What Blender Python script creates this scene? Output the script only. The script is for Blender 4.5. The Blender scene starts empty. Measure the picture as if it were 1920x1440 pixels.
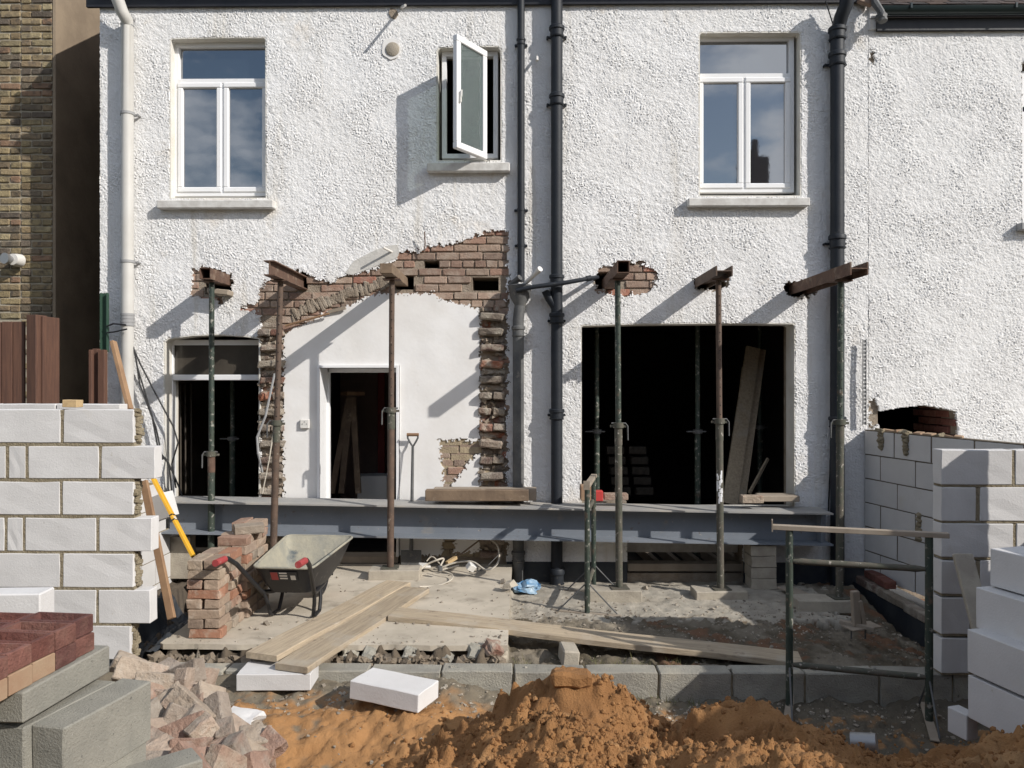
import bpy, bmesh, math, random
import numpy as np
from mathutils import Vector, Matrix, Euler, noise as mnoise
from mathutils.geometry import tessellate_polygon
R = math.radians
rnd = random.Random(7)
sc = bpy.context.scene
C = sc.collection
# ------------------------------------------------------------ camera, sky, sun
F = 1442.0; YAW = R(0.7); EYE = 1.7
cam = bpy.data.cameras.new('camera'); camo = bpy.data.objects.new('camera', cam); C.objects.link(camo)
cam.sensor_width = 36; cam.lens = 36 * F / 1920; cam.clip_end = 400; cam.clip_start = .05
camo.location = (0, 0, EYE); camo.rotation_euler = (R(90), 0, YAW); sc.camera = camo
SUNV = Vector((1.57, -1.0, 1.15)).normalized()           # towards the sun
wld = bpy.data.worlds.new('World'); sc.world = wld; wld.use_nodes = True
wn = wld.node_tree.nodes; wl = wld.node_tree.links; wn.clear()
o_ = wn.new('ShaderNodeOutputWorld'); bg = wn.new('ShaderNodeBackground'); bg.inputs[1].default_value = .12
sky = wn.new('ShaderNodeTexSky'); sky.sky_type = 'NISHITA'; sky.sun_disc = False
sky.sun_elevation = math.asin(SUNV.z); sky.sun_rotation = math.atan2(SUNV.x, SUNV.y); sky.dust_density = 1.0
tc = wn.new('ShaderNodeTexCoord'); mp = wn.new('ShaderNodeMapping'); mp.inputs['Scale'].default_value = (1, 1, 2.6)
wl.new(tc.outputs['Generated'], mp.inputs[0])
cn = wn.new('ShaderNodeTexNoise'); cn.inputs['Scale'].default_value = 5.5; cn.inputs['Detail'].default_value = 7; cn.inputs['Roughness'].default_value = .58
wl.new(mp.outputs[0], cn.inputs['Vector'])
cr = wn.new('ShaderNodeValToRGB'); cr.color_ramp.elements[0].position = .45; cr.color_ramp.elements[1].position = .60
wl.new(cn.outputs[0], cr.inputs[0])
mx = wn.new('ShaderNodeMix'); mx.data_type = 'RGBA'; mx.inputs['B'].default_value = (8.0, 8.5, 9.4, 1)
wl.new(cr.outputs[0], mx.inputs['Factor']); wl.new(sky.outputs[0], mx.inputs['A'])
wl.new(mx.outputs['Result'], bg.inputs[0]); wl.new(bg.outputs[0], o_.inputs[0])
sl = bpy.data.lights.new('sun', 'SUN'); sl.energy = 4.35; sl.angle = R(.5); sl.color = (1, .955, .895)
so = bpy.data.objects.new('sun', sl); C.objects.link(so); so.rotation_euler = SUNV.to_track_quat('Z', 'Y').to_euler()
so.location = (10, -8, 12)
vs = sc.view_settings; vs.view_transform = 'Standard'; vs.look = 'None'; vs.exposure = 0.05; vs.gamma = 1; vs.use_curve_mapping = False
sc.cycles.max_bounces = 6; sc.cycles.diffuse_bounces = 3

# ------------------------------------------------------------ helpers
cy_, sy_ = math.cos(YAW), math.sin(YAW)
def P(px, py, Y):                                        # place seen at a pixel of the photograph, at depth Y
    dx = (px - 960) / F; dz = -(py - 720) / F
    a = dx * cy_ - sy_; b = dx * sy_ + cy_; t = Y / b
    return Vector((a * t, Y, EYE + dz * t))
WY = 7.3                                                 # the house wall
def W(px, py):
    p = P(px, py, WY); return (p.x, p.z)
def WP(pts): return [W(*p) for p in pts]
wloc = {}
def tag(o, label=None, cat=None, group=None, kind=None):
    if label: o['label'] = label
    if cat: o['category'] = cat
    if group: o['group'] = group
    if kind: o['kind'] = kind
    return o
def link(o, parent=None):
    C.objects.link(o)
    if parent is not None:
        o.parent = parent
        if o.type != 'EMPTY' or True: wloc[o] = wloc.get(parent, Vector((0, 0, 0)))
    return o
def thing(name, label, cat, loc=(0, 0, 0), rot=(0, 0, 0), group=None, kind=None, local=False):
    o = bpy.data.objects.new(name, None); o.empty_display_size = .1; C.objects.link(o)
    o.location = loc; o.rotation_euler = rot
    wloc[o] = Vector((0, 0, 0)) if local else Vector(loc)
    return tag(o, label, cat, group, kind)
class MB:
    def __init__(s): s.v = []; s.f = []
    def add(s, vs_, fs):
        n = len(s.v); s.v += [tuple(v) for v in vs_]; s.f += [tuple(i + n for i in f) for f in fs]; return s
    def box(s, c, d, rot=None, bev=0):
        c = Vector(c); hx, hy, hz = d[0] / 2, d[1] / 2, d[2] / 2
        M = (Euler(rot).to_matrix() if rot is not None and not isinstance(rot, Matrix) else rot) or Matrix.Identity(3)
        if bev <= 0:
            vv = [M @ Vector((x * hx, y * hy, z * hz)) + c for x in (-1, 1) for y in (-1, 1) for z in (-1, 1)]
            return s.add(vv, [(0, 1, 3, 2), (4, 6, 7, 5), (0, 4, 5, 1), (2, 3, 7, 6), (0, 2, 6, 4), (1, 5, 7, 3)])
        vv, ff = chamfer(hx, hy, hz, bev)
        return s.add([M @ Vector(v) + c for v in vv], ff)
    def bar(s, a, b, w, h, bev=0, up=(0, 0, 1)):         # box from a to b
        a = Vector(a); b = Vector(b); y = (b - a); L = y.length; y.normalize()
        x = y.cross(Vector(up)); 
        if x.length < 1e-4: x = Vector((1, 0, 0))
        x.normalize(); z = x.cross(y)
        M = Matrix((x, y, z)).transposed()
        return s.box((a + b) / 2, (w, L, h), M, bev)
    def tube(s, pts, r, n=10, caps=True, rs=None):
        pts = [Vector(p) for p in pts]; rings = []; prev = None
        for i, p in enumerate(pts):
            t = (pts[min(i + 1, len(pts) - 1)] - pts[max(i - 1, 0)]).normalized()
            if prev is None:
                u = t.cross(Vector((0, 0, 1)))
                if u.length < .05: u = t.cross(Vector((1, 0, 0)))
            else: u = prev - t * prev.dot(t)
            u.normalize(); prev = u; w = t.cross(u); rr = rs[i] if rs else r
            rings.append([p + (u * math.cos(2 * math.pi * k / n) + w * math.sin(2 * math.pi * k / n)) * rr for k in range(n)])
        vv = [v for r_ in rings for v in r_]; ff = []
        for i in range(len(pts) - 1):
            for k in range(n):
                ff.append((i * n + k, i * n + (k + 1) % n, (i + 1) * n + (k + 1) % n, (i + 1) * n + k))
        if caps: ff.append(tuple(range(n))[::-1]); ff.append(tuple((len(pts) - 1) * n + k for k in range(n)))
        return s.add(vv, ff)
    def prism(s, outer, holes, y0, y1):                  # polygon in XZ, from y0 (front) to y1
        loops = [outer] + list(holes); flat = [p for l in loops for p in l]
        tris = tessellate_polygon([[Vector((p[0], p[1], 0)) for p in l] for l in loops]); N = len(flat)
        vv = [(p[0], y0, p[1]) for p in flat] + [(p[0], y1, p[1]) for p in flat]
        ff = [tuple(t) for t in tris] + [tuple(N + i for i in t)[::-1] for t in tris]; b = 0
        for l in loops:
            n = len(l)
            for i in range(n): ff.append((b + i, b + (i + 1) % n, N + b + (i + 1) % n, N + b + i))
            b += n
        return s.add(vv, ff)
    def slab(s, poly, z0, z1):                           # polygon in XY
        n = len(poly)
        vv = [(p[0], p[1], z0) for p in poly] + [(p[0], p[1], z1) for p in poly]
        return s.add(vv, [tuple(range(n))[::-1], tuple(range(n, 2 * n))] + [(i, (i + 1) % n, n + (i + 1) % n, n + i) for i in range(n)])
    def mesh(s, name, m, smooth=False, off=Vector((0, 0, 0)), fix=True):
        me = bpy.data.meshes.new(name); me.from_pydata([tuple(Vector(v) - off) for v in s.v], [], s.f)
        if fix:
            bm = bmesh.new(); bm.from_mesh(me); bmesh.ops.recalc_face_normals(bm, faces=bm.faces); bm.to_mesh(me); bm.free()
        me.materials.append(m)
        if smooth:
            me.shade_smooth()
            try: me.set_sharp_from_angle(angle=R(38))
            except Exception: pass
        return me
    def build(s, name, m, parent=None, smooth=False, fix=True):
        off = wloc.get(parent, Vector((0, 0, 0))) if parent else Vector((0, 0, 0))
        if parent is None:                               # origin at the object's own base
            a = np.array(s.v); c = (a.min(0) + a.max(0)) / 2; off = Vector((c[0], c[1], a[:, 2].min()))
        o = bpy.data.objects.new(name, s.mesh(name, m, smooth, off, fix))
        if parent is None: o.location = off
        return link(o, parent)
def chamfer(hx, hy, hz, b):
    b = min(b, hx * .45, hy * .45, hz * .45)
    vv = []; idx = {}
    for sx in (-1, 1):
        for sy in (-1, 1):
            for sz in (-1, 1):
                for a in range(3):
                    p = [sx * (hx - b), sy * (hy - b), sz * (hz - b)]; p[a] = (sx * hx, sy * hy, sz * hz)[a]
                    idx[(sx, sy, sz, a)] = len(vv); vv.append(tuple(p))
    ff = []; S = (-1, 1)
    for sx in S: ff.append(tuple(idx[(sx, y, z, 0)] for y, z in ((-1, -1), (1, -1), (1, 1), (-1, 1))))
    for sy in S: ff.append(tuple(idx[(x, sy, z, 1)] for x, z in ((-1, -1), (1, -1), (1, 1), (-1, 1))))
    for sz in S: ff.append(tuple(idx[(x, y, sz, 2)] for x, y in ((-1, -1), (1, -1), (1, 1), (-1, 1))))
    for a in S:
        for b_ in S:
            ff.append((idx[(a, b_, -1, 0)], idx[(a, b_, 1, 0)], idx[(a, b_, 1, 1)], idx[(a, b_, -1, 1)]))
            ff.append((idx[(a, -1, b_, 0)], idx[(a, 1, b_, 0)], idx[(a, 1, b_, 2)], idx[(a, -1, b_, 2)]))
            ff.append((idx[(-1, a, b_, 1)], idx[(1, a, b_, 1)], idx[(1, a, b_, 2)], idx[(-1, a, b_, 2)]))
    for sx in S:
        for sy in S:
            for sz in S: ff.append(tuple(idx[(sx, sy, sz, a)] for a in range(3)))
    return vv, ff
def fixn(me):
    bm = bmesh.new(); bm.from_mesh(me); bmesh.ops.recalc_face_normals(bm, faces=bm.faces); bm.to_mesh(me); bm.free()
def inst(name, me, loc, rot=(0, 0, 0), parent=None, scale=(1, 1, 1)):
    o = bpy.data.objects.new(name, me)
    o.location = Vector(loc) - (wloc.get(parent, Vector((0, 0, 0))) if parent else Vector((0, 0, 0)))
    o.rotation_euler = rot; o.scale = scale
    return link(o, parent)
def fnoise(shape, d, lo, hi, seed):                      # band-limited random relief, unit deviation
    g = np.random.default_rng(seed).standard_normal(shape)
    f = np.fft.fft2(g); ky = np.fft.fftfreq(shape[0], d)[:, None]; kx = np.fft.fftfreq(shape[1], d)[None, :]
    k = np.sqrt(kx * kx + ky * ky); k0, k1 = 1 / hi, 1 / lo
    f *= np.exp(-(k / k1) ** 2) * (1 - np.exp(-(k / k0) ** 2))
    r = np.fft.ifft2(f).real; return r / r.std()
def inpoly(poly, X, Z):
    ins = np.zeros(X.shape, bool); n = len(poly)
    for i in range(n):
        x0, z0 = poly[i]; x1, z1 = poly[(i + 1) % n]
        if z0 == z1: continue
        c = ((Z < z0) != (Z < z1)) & (X < (x1 - x0) * (Z - z0) / (z1 - z0) + x0); ins ^= c
    return ins
def inside(poly, x, z): return bool(inpoly(poly, np.array([x]), np.array([z]))[0])
def sheet(name, X, Y, Z, mask, m, parent=None, smooth=True, rim=None, col=None):
    """grid X,Y,Z (r x c points), faces where mask ((r-1) x (c-1)); rim = vector along which open edges run back"""
    r, c = X.shape; ids = np.arange(r * c).reshape(r, c)
    f = np.stack([ids[:-1, :-1], ids[:-1, 1:], ids[1:, 1:], ids[1:, :-1]], -1)[mask]
    co = np.stack([X, Y, Z], -1).reshape(-1, 3)
    used, inv = np.unique(f, return_inverse=True); f = inv.reshape(-1, 4); co = co[used]
    colv = col.reshape(-1, 3)[used] if col is not None else None
    if rim is not None:
        e = np.concatenate([f[:, [0, 1]], f[:, [1, 2]], f[:, [2, 3]], f[:, [3, 0]]])
        key = np.sort(e, 1); kk = key[:, 0].astype(np.int64) * len(co) + key[:, 1]
        u, i0, cnt = np.unique(kk, return_index=True, return_counts=True)
        b = e[i0[cnt == 1]]; n = len(co); bu, binv = np.unique(b, return_inverse=True); binv = binv.reshape(-1, 2)
        co = np.concatenate([co, co[bu] + np.array(rim)[None]]); f = np.concatenate([f, np.stack([b[:, 1], b[:, 0], n + binv[:, 0], n + binv[:, 1]], -1)])
        if colv is not None: colv = np.concatenate([colv, colv[bu]])
    off = wloc.get(parent, Vector((0, 0, 0))) if parent else Vector((0, 0, 0))
    co = co - np.array(off)[None]
    me = bpy.data.meshes.new(name); me.vertices.add(len(co)); me.vertices.foreach_set('co', co.astype(np.float32).ravel())
    me.loops.add(len(f) * 4); me.loops.foreach_set('vertex_index', f.astype(np.int32).ravel())
    me.polygons.add(len(f)); me.polygons.foreach_set('loop_start', np.arange(len(f), dtype=np.int32) * 4)
    me.update(calc_edges=True); me.materials.append(m)
    if colv is not None:
        a = me.color_attributes.new('soil', 'FLOAT_COLOR', 'POINT')
        a.data.foreach_set('color', np.concatenate([colv, np.ones((len(colv), 1))], 1).astype(np.float32).ravel())
    if smooth:
        me.shade_smooth()
        if rim is not None: me.set_sharp_from_angle(angle=R(60))
    o = bpy.data.objects.new(name, me); return link(o, parent)

# ------------------------------------------------------------ materials
def mat(name, c1, c2=None, s=6, rough=.85, bump=.3, bs=60, bd=.01, rv=0, pal=None, metal=0, spots=(), attr=None, vor=0, stretch=None, ior=1.45, gamma=None, world=False):
    m = bpy.data.materials.new(name); m.use_nodes = True; nt = m.node_tree; N = nt.nodes; L = nt.links
    b = N['Principled BSDF']; b.inputs['Roughness'].default_value = rough; b.inputs['Metallic'].default_value = metal; b.inputs['IOR'].default_value = ior
    tc = N.new('ShaderNodeTexCoord'); oi = N.new('ShaderNodeObjectInfo')
    mu = N.new('ShaderNodeVectorMath'); mu.operation = 'SCALE'; mu.inputs[0].default_value = (37, 91, 53); L.new(oi.outputs['Random'], mu.inputs['Scale'])
    ad = N.new('ShaderNodeVectorMath'); ad.operation = 'ADD'; L.new(tc.outputs['Object'], ad.inputs[0]); L.new(mu.outputs[0], ad.inputs[1])
    vec = ad.outputs[0]
    if stretch:
        mp = N.new('ShaderNodeMapping'); mp.inputs['Scale'].default_value = stretch; L.new(vec, mp.inputs[0]); vs_ = mp.outputs[0]
    else: vs_ = vec
    def ns(scale, det=5, v=None, ro=.6):
        n = N.new('ShaderNodeTexNoise'); n.inputs['Scale'].default_value = scale; n.inputs['Detail'].default_value = det; n.inputs['Roughness'].default_value = ro
        L.new(v or vec, n.inputs['Vector']); return n.outputs[0]
    def mix(fac, a, bb, mode='MIX'):
        x = N.new('ShaderNodeMix'); x.data_type = 'RGBA'; x.blend_type = mode
        for k, q in (('Factor', fac), ('A', a), ('B', bb)):
            if isinstance(q, (int, float)): x.inputs[k].default_value = q
            elif isinstance(q, tuple): x.inputs[k].default_value = (*q, 1)
            else: L.new(q, x.inputs[k])
        return x.outputs['Result']
    def ramp(v, lo, hi):
        r = N.new('ShaderNodeMapRange'); r.inputs[1].default_value = lo; r.inputs[2].default_value = hi; L.new(v, r.inputs[0]); return r.outputs[0]
    base = c1
    if attr:
        a = N.new('ShaderNodeAttribute'); a.attribute_name = attr; base = a.outputs['Color']
    if pal:
        r = N.new('ShaderNodeValToRGB'); r.color_ramp.interpolation = 'CONSTANT'; el = r.color_ramp.elements
        while len(el) < len(pal): el.new(.5)
        for i, p in enumerate(pal): el[i].position = i / len(pal); el[i].color = (*p, 1)
        L.new(oi.outputs['Random'], r.inputs[0]); base = r.outputs[0]
    if c2 is not None: base = mix(ramp(ns(s, v=vs_), .35, .65), base, c2) if not (attr or pal) else mix(ramp(ns(s, v=vs_), .3, .75), base, mix(1.0, base, c2, 'MULTIPLY'))
    for sp_ in spots:
        cc, ss, lo, hi = sp_[:4]; vv_ = None
        if len(sp_) > 4:
            m2 = N.new('ShaderNodeMapping'); m2.inputs['Scale'].default_value = (7, 1, .55); L.new(vec, m2.inputs[0]); vv_ = m2.outputs[0]
        base = mix(ramp(ns(ss, 6, vv_), lo, hi), base, cc)
    if rv:
        mr = N.new('ShaderNodeMath'); mr.operation = 'MULTIPLY_ADD'; mr.inputs[1].default_value = 7.13; mr.inputs[2].default_value = .37; L.new(oi.outputs['Random'], mr.inputs[0])
        fr = N.new('ShaderNodeMath'); fr.operation = 'FRACT'; L.new(mr.outputs[0], fr.inputs[0])
        r2 = N.new('ShaderNodeMapRange'); r2.inputs[3].default_value = 1 - rv; r2.inputs[4].default_value = 1 + rv; L.new(fr.outputs[0], r2.inputs[0])
        h = N.new('ShaderNodeHueSaturation'); L.new(r2.outputs[0], h.inputs['Value'])
        if isinstance(base, tuple): h.inputs['Color'].default_value = (*base, 1)
        else: L.new(base, h.inputs['Color'])
        base = h.outputs[0]
    if isinstance(base, tuple): b.inputs['Base Color'].default_value = (*base, 1)
    else: L.new(base, b.inputs['Base Color'])
    if bump:
        bn = N.new('ShaderNodeBump'); bn.inputs['Strength'].default_value = bump; bn.inputs['Distance'].default_value = bd
        if vor:
            v = N.new('ShaderNodeTexVoronoi'); v.inputs['Scale'].default_value = vor; L.new(vec, v.inputs['Vector'])
            sm = N.new('ShaderNodeMath'); sm.operation = 'SUBTRACT'; L.new(ns(bs, 4, vs_), sm.inputs[0]); L.new(v.outputs[0], sm.inputs[1]); L.new(sm.outputs[0], bn.inputs['Height'])
        else: L.new(ns(bs, 6, vs_, .65), bn.inputs['Height'])
        L.new(bn.outputs[0], b.inputs['Normal'])
    return m
M = {}
M['dash'] = mat('white_pebbledash', (.84, .835, .83), (.80, .79, .775), 1.3, .9, .8, 115, .009, spots=[((.66, .56, .43), 1.1, .60, .78), ((.50, .45, .38), 60, .72, .82), ((.62, .59, .54), 4, .66, .80), ((.64, .60, .53), 1.0, .56, .80, 'v')])
M['dash2'] = mat('neighbour_pebbledash', (.80, .795, .785), (.76, .75, .74), 1.6, .9, .7, 85, .009, spots=[((.42, .40, .37), 42, .71, .80), ((.62, .52, .38), 1.4, .68, .85)])
M['reveal'] = mat('painted_reveal', (.72, .70, .65), (.62, .59, .52), 5, .8, .4, 70, .006)
M['plaster'] = mat('smooth_white_plaster', (.80, .79, .775), (.73, .71, .68), 2.2, .75, .12, 18, .01, spots=[((.60, .55, .48), 7, .68, .85), ((.30, .27, .24), 60, .76, .80)])
M['mortar'] = mat('old_mortar', (.36, .30, .235), (.25, .20, .15), 9, .95, .9, 70, .02, spots=[((.17, .135, .10), 12, .62, .78), ((.42, .37, .30), 5, .56, .76)])
M['oldbrick'] = mat('dusty_old_brick', (.3, .2, .16), (.72, .72, .74), 22, .95, .8, 70, .012, rv=.14,
    pal=[(.36, .225, .165), (.34, .24, .18), (.38, .275, .205), (.30, .20, .15), (.40, .285, .215), (.27, .195, .15), (.38, .18, .125), (.35, .26, .195)], spots=[((.44, .36, .29), 7, .48, .74), ((.13, .09, .07), 14, .66, .80)])
M['tooth'] = mat('broken_toothing_brick', (.3, .2, .16), (.6, .6, .62), 26, .95, 1, 55, .02, rv=.2,
    pal=[(.30, .155, .11), (.28, .20, .155), (.33, .26, .20), (.38, .15, .085), (.33, .27, .22), (.22, .15, .12), (.36, .30, .23), (.27, .22, .175)], spots=[((.42, .37, .30), 9, .44, .66), ((.11, .08, .065), 13, .68, .8)])
M['plasterbrick'] = mat('sandy_brick_under_plaster', (.40, .33, .22), (.30, .235, .16), 9, .95, .9, 60, .012, rv=.1)
M['stock'] = mat('yellow_stock_brick', (.3, .2, .1), (.55, .55, .58), 20, .95, .9, 50, .015, rv=.22,
    pal=[(.29, .215, .12), (.34, .27, .15), (.23, .175, .11), (.31, .24, .14), (.15, .12, .09), (.37, .29, .16), (.27, .20, .12), (.30, .19, .12), (.20, .16, .11), (.38, .31, .18)], spots=[((.09, .075, .06), 12, .52, .72)])
M['stockmortar'] = mat('pale_lime_mortar', (.40, .36, .28), (.30, .26, .20), 6, .95, .7, 80, .01)
M['tan'] = mat('tan_cement_render', (.30, .235, .165), (.22, .17, .12), 2.5, .92, .35, 25, .01, spots=[((.20, .16, .12), 3, .6, .8)])
M['upvc'] = mat('white_upvc', (.80, .80, .80), None, rough=.35, bump=.02, spots=[((.62, .59, .54), 9, .62, .85)])
M['glass'] = mat('dark_window_glass', (.012, .017, .022), None, rough=.02, bump=.004, bs=2.5, bd=.05, ior=3.4)
M['frost'] = mat('obscured_glass', (.12, .15, .15), (.09, .12, .12), 25, .22, .8, 70, .01, ior=1.7, spots=[((.42, .45, .44), 90, .69, .73)])
M['dirtyglass'] = mat('dusty_toplight_glass', (.075, .065, .052), (.05, .043, .035), 3, .2, .05, 8, .01, ior=1.6)
M['sill'] = mat('painted_stone_sill', (.66, .65, .62), (.50, .48, .45), 11, .8, .4, 30, .008)
M['greypipe'] = mat('pale_grey_plastic_pipe', (.56, .55, .52), (.50, .485, .45), 3, .4, .03)
M['greydark'] = mat('grey_rubber_collar', (.30, .30, .30), None, rough=.6, bump=.05)
M['black'] = mat('black_painted_iron', (.009, .012, .018), (.014, .018, .024), 5, .6, .25, 25, .006, spots=[((.10, .09, .075), 20, .66, .78)])
M['oldiron'] = mat('weathered_grey_iron', (.13, .13, .125), (.07, .072, .075), 7, .6, .4, 40, .008, spots=[((.24, .22, .19), 14, .6, .74)])
M['fascia'] = mat('black_fascia', (.012, .013, .018), (.022, .022, .026), 7, .45, .2, 20, .01)
M['tile'] = mat('brown_roof_tile', (.06, .045, .038), (.6, .6, .6), 9, .9, .5, 40, .01, rv=.25, pal=[(.075, .052, .042), (.06, .045, .04), (.09, .06, .045), (.05, .042, .038)])
M['gutter'] = mat('dark_green_black_gutter', (.016, .028, .030), None, rough=.3, bump=.05)
M['shademortar'] = mat('shaded_block_mortar', (.13, .105, .075), (.18, .15, .11), 12, .95, 1, 60, .02)  # block mortar darkened to carry the shade on the right side wall
M['white'] = mat('aerated_block', (.63, .615, .60), (.57, .555, .54), 3.5, .92, .35, 90, .006, rv=.05, spots=[((.56, .53, .48), 5, .62, .85), ((.40, .35, .27), 16, .69, .78), ((.22, .18, .14), 34, .71, .75)])
M['blockmortar'] = mat('block_mortar', (.24, .195, .125), (.33, .28, .195), 12, .95, 1, 60, .02)
M['conc'] = mat('dense_concrete_block', (.31, .295, .25), (.25, .24, .205), 7, .95, .9, 110, .008, rv=.08, spots=[((.12, .115, .10), 60, .64, .72), ((.40, .38, .34), 75, .66, .72)])
M['padconc'] = mat('dusty_pad_block', (.43, .385, .31), (.33, .29, .235), 8, .95, .7, 80, .008, rv=.08)
M['fcon'] = mat('footing_concrete_block', (.36, .34, .285), (.27, .255, .22), 5, .95, .9, 90, .012, rv=.12, spots=[((.14, .13, .115), 35, .64, .74), ((.45, .40, .31), 4, .55, .75)])
M['redbrick'] = mat('new_red_brick', (.20, .075, .055), (.6, .58, .58), 20, .9, 1, 70, .012, rv=.14, pal=[(.21, .08, .06), (.18, .068, .052), (.24, .105, .08), (.17, .07, .058)], spots=[((.27, .16, .12), 7, .50, .90), ((.10, .055, .045), 45, .66, .80)])
M['tanbrick'] = mat('new_tan_brick', (.34, .24, .155), (.30, .185, .115), 10, .85, .4, 90, .004)
M['rubble'] = mat('dusty_rubble_brick', (.4, .25, .2), (.62, .58, .55), 11, .95, 1, 40, .02, rv=.1,
    pal=[(.42, .33, .26), (.40, .29, .225), (.44, .36, .28), (.38, .25, .19), (.36, .30, .245), (.45, .37, .29), (.40, .29, .22), (.34, .295, .245)], spots=[((.34, .17, .115), 5, .56, .85), ((.46, .41, .345), 14, .52, .85), ((.16, .135, .12), 20, .66, .86)])
M['stackbrick'] = mat('reclaimed_stack_brick', (.3, .2, .15), (.72, .7, .7), 18, .95, .7, 55, .01, rv=.12,
    pal=[(.36, .27, .20), (.33, .25, .19), (.38, .30, .22), (.34, .22, .16), (.29, .235, .18), (.40, .30, .22), (.37, .19, .12), (.33, .275, .215)], spots=[((.46, .38, .30), 10, .55, .75)])
M['steel'] = mat('grey_primed_steel', (.21, .23, .26), (.16, .18, .205), 1.5, .6, .12, 14, .006, spots=[((.34, .30, .25), 3, .60, .8), ((.42, .38, .32), 30, .66, .73), ((.13, .09, .07), 14, .64, .76)])
M['steeltop'] = mat('dusty_primed_steel', (.40, .38, .345), (.28, .28, .275), 2, .75, .2, 30, .005, spots=[((.46, .41, .34), 5, .55, .75), ((.20, .19, .18), 12, .64, .76)])
M['rust'] = mat('rusty_steel', (.095, .058, .042), (.14, .082, .056), 14, .85, .5, 70, .006, spots=[((.05, .03, .025), 22, .62, .74), ((.26, .20, .15), 9, .55, .75)])
M['brownprop'] = mat('brown_rusty_prop', (.080, .056, .042), (.12, .078, .055), 16, .75, .4, 60, .005, spots=[((.28, .24, .19), 34, .64, .72)])
M['greenprop'] = mat('green_painted_prop', (.028, .045, .036), (.045, .055, .04), 10, .6, .35, 60, .005, spots=[((.12, .085, .06), 12, .58, .70), ((.30, .29, .25), 30, .57, .66)])
M['greyprop'] = mat('cement_splashed_prop', (.11, .095, .075), (.07, .075, .055), 14, .8, .5, 60, .006, spots=[((.38, .35, .30), 30, .60, .68)])
M['timber'] = mat('weathered_scaffold_board', (.47, .38, .265), (.33, .265, .19), 4, .88, .7, 18, .008, stretch=(12, .8, 12), rv=.1, spots=[((.44, .38, .30), 4, .54, .72), ((.19, .15, .11), 9, .62, .76), ((.10, .08, .06), 30, .72, .78)])
M['newtimber'] = mat('pale_sawn_timber', (.50, .36, .19), (.40, .28, .15), 4, .85, .4, 16, .005, stretch=(9, 1.2, 9))
M['endgrain'] = mat('dusty_grey_timber', (.34, .285, .225), (.26, .215, .165), 5, .9, .4, 20, .006)
M['oaktimber'] = mat('old_brown_timber', (.21, .15, .10), (.135, .095, .065), 5, .9, .5, 25, .01, spots=[((.32, .25, .18), 12, .58, .74)])
M['fence'] = mat('red_brown_stained_timber', (.125, .062, .040), (.085, .043, .030), 4, .75, .4, 12, .004, stretch=(12, 12, 1), rv=.12)
M['greensteel'] = mat('green_steel_channel', (.035, .075, .052), None, rough=.5, bump=.1)
M['wood'] = mat('lath_timber', (.33, .205, .115), (.22, .13, .075), 6, .85, .4, 20, .004)
M['yellow'] = mat('yellow_enamel', (.75, .42, .03), (.68, .36, .03), 6, .4, .05)
M['blackp'] = mat('black_plastic', (.018, .018, .02), None, rough=.45, bump=.05, spots=[((.16, .15, .13), 18, .6, .8)])
M['traycement'] = mat('cement_caked_tray', (.36, .33, .25), (.24, .235, .20), 5, .9, .6, 30, .01, spots=[((.10, .115, .12), 6, .60, .72), ((.50, .45, .33), 8, .62, .75)])
M['red'] = mat('red_rubber', (.33, .05, .05), None, rough=.65, bump=.1, spots=[((.35, .2, .17), 20, .58, .75)])
M['redpaint'] = mat('red_spray_paint', (.50, .05, .045), None, rough=.8, bump=.1)
M['label'] = mat('pale_sticker', (.55, .52, .47), None, rough=.6, bump=0)
M['labelred'] = mat('red_sticker', (.28, .045, .04), None, rough=.6, bump=0)
M['sand'] = mat('orange_building_sand', (.37, .188, .072), (.255, .122, .044), 3.0, .97, 1, 110, .012, spots=[((.46, .265, .12), 2.4, .56, .70), ((.175, .082, .032), 1.7, .60, .72), ((.18, .086, .034), 30, .66, .78)])
M['soil'] = mat('site_ground', (.3, .25, .2), (.72, .70, .68), 5, .95, .8, 45, .012, attr='soil', spots=[((.46, .41, .33), 38, .70, .76), ((.14, .115, .09), 26, .74, .82)])
M['slab'] = mat('dusty_concrete_slab', (.56, .495, .40), (.41, .36, .285), 1.9, .95, .5, 60, .004, spots=[((.52, .47, .385), 5, .55, .75), ((.26, .22, .17), 5, .54, .76), ((.55, .51, .43), 70, .70, .76), ((.20, .17, .13), 55, .73, .79)])
M['hardcore'] = mat('broken_hardcore', (.18, .14, .10), (.27, .22, .165), 6, .95, .9, 60, .012, spots=[((.10, .08, .058), 7, .52, .66), ((.35, .16, .10), 4, .70, .78)])
M['far'] = mat('far_ground', (.12, .10, .07), (.09, .09, .05), 1, .95, .3, 6, .02)
M['chip'] = mat('stone_chips', (.42, .37, .30), (.13, .105, .08), 2.5, .95, .3, 60, .005)
M['bitumen'] = mat('black_bitumen_face', (.018, .023, .032), (.04, .045, .05), 4, .55, .5, 14, .01, spots=[((.10, .09, .08), 7, .62, .8)])
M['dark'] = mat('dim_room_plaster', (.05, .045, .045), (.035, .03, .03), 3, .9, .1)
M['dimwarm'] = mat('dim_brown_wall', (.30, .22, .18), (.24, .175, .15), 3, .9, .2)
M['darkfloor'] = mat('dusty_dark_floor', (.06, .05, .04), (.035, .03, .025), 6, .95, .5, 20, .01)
M['cable'] = mat('black_cable', (.012, .012, .013), None, rough=.5, bump=0)
M['wcable'] = mat('dusty_white_cable', (.52, .47, .39), None, rough=.6, bump=0)
M['blue'] = mat('blue_plastic_bag', (.05, .20, .40), (.35, .45, .52), 9, .35, .3, 30, .01)
M['socket'] = mat('white_plastic', (.68, .66, .62), None, rough=.4, bump=.02, spots=[((.5, .46, .4), 20, .6, .8)])
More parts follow.
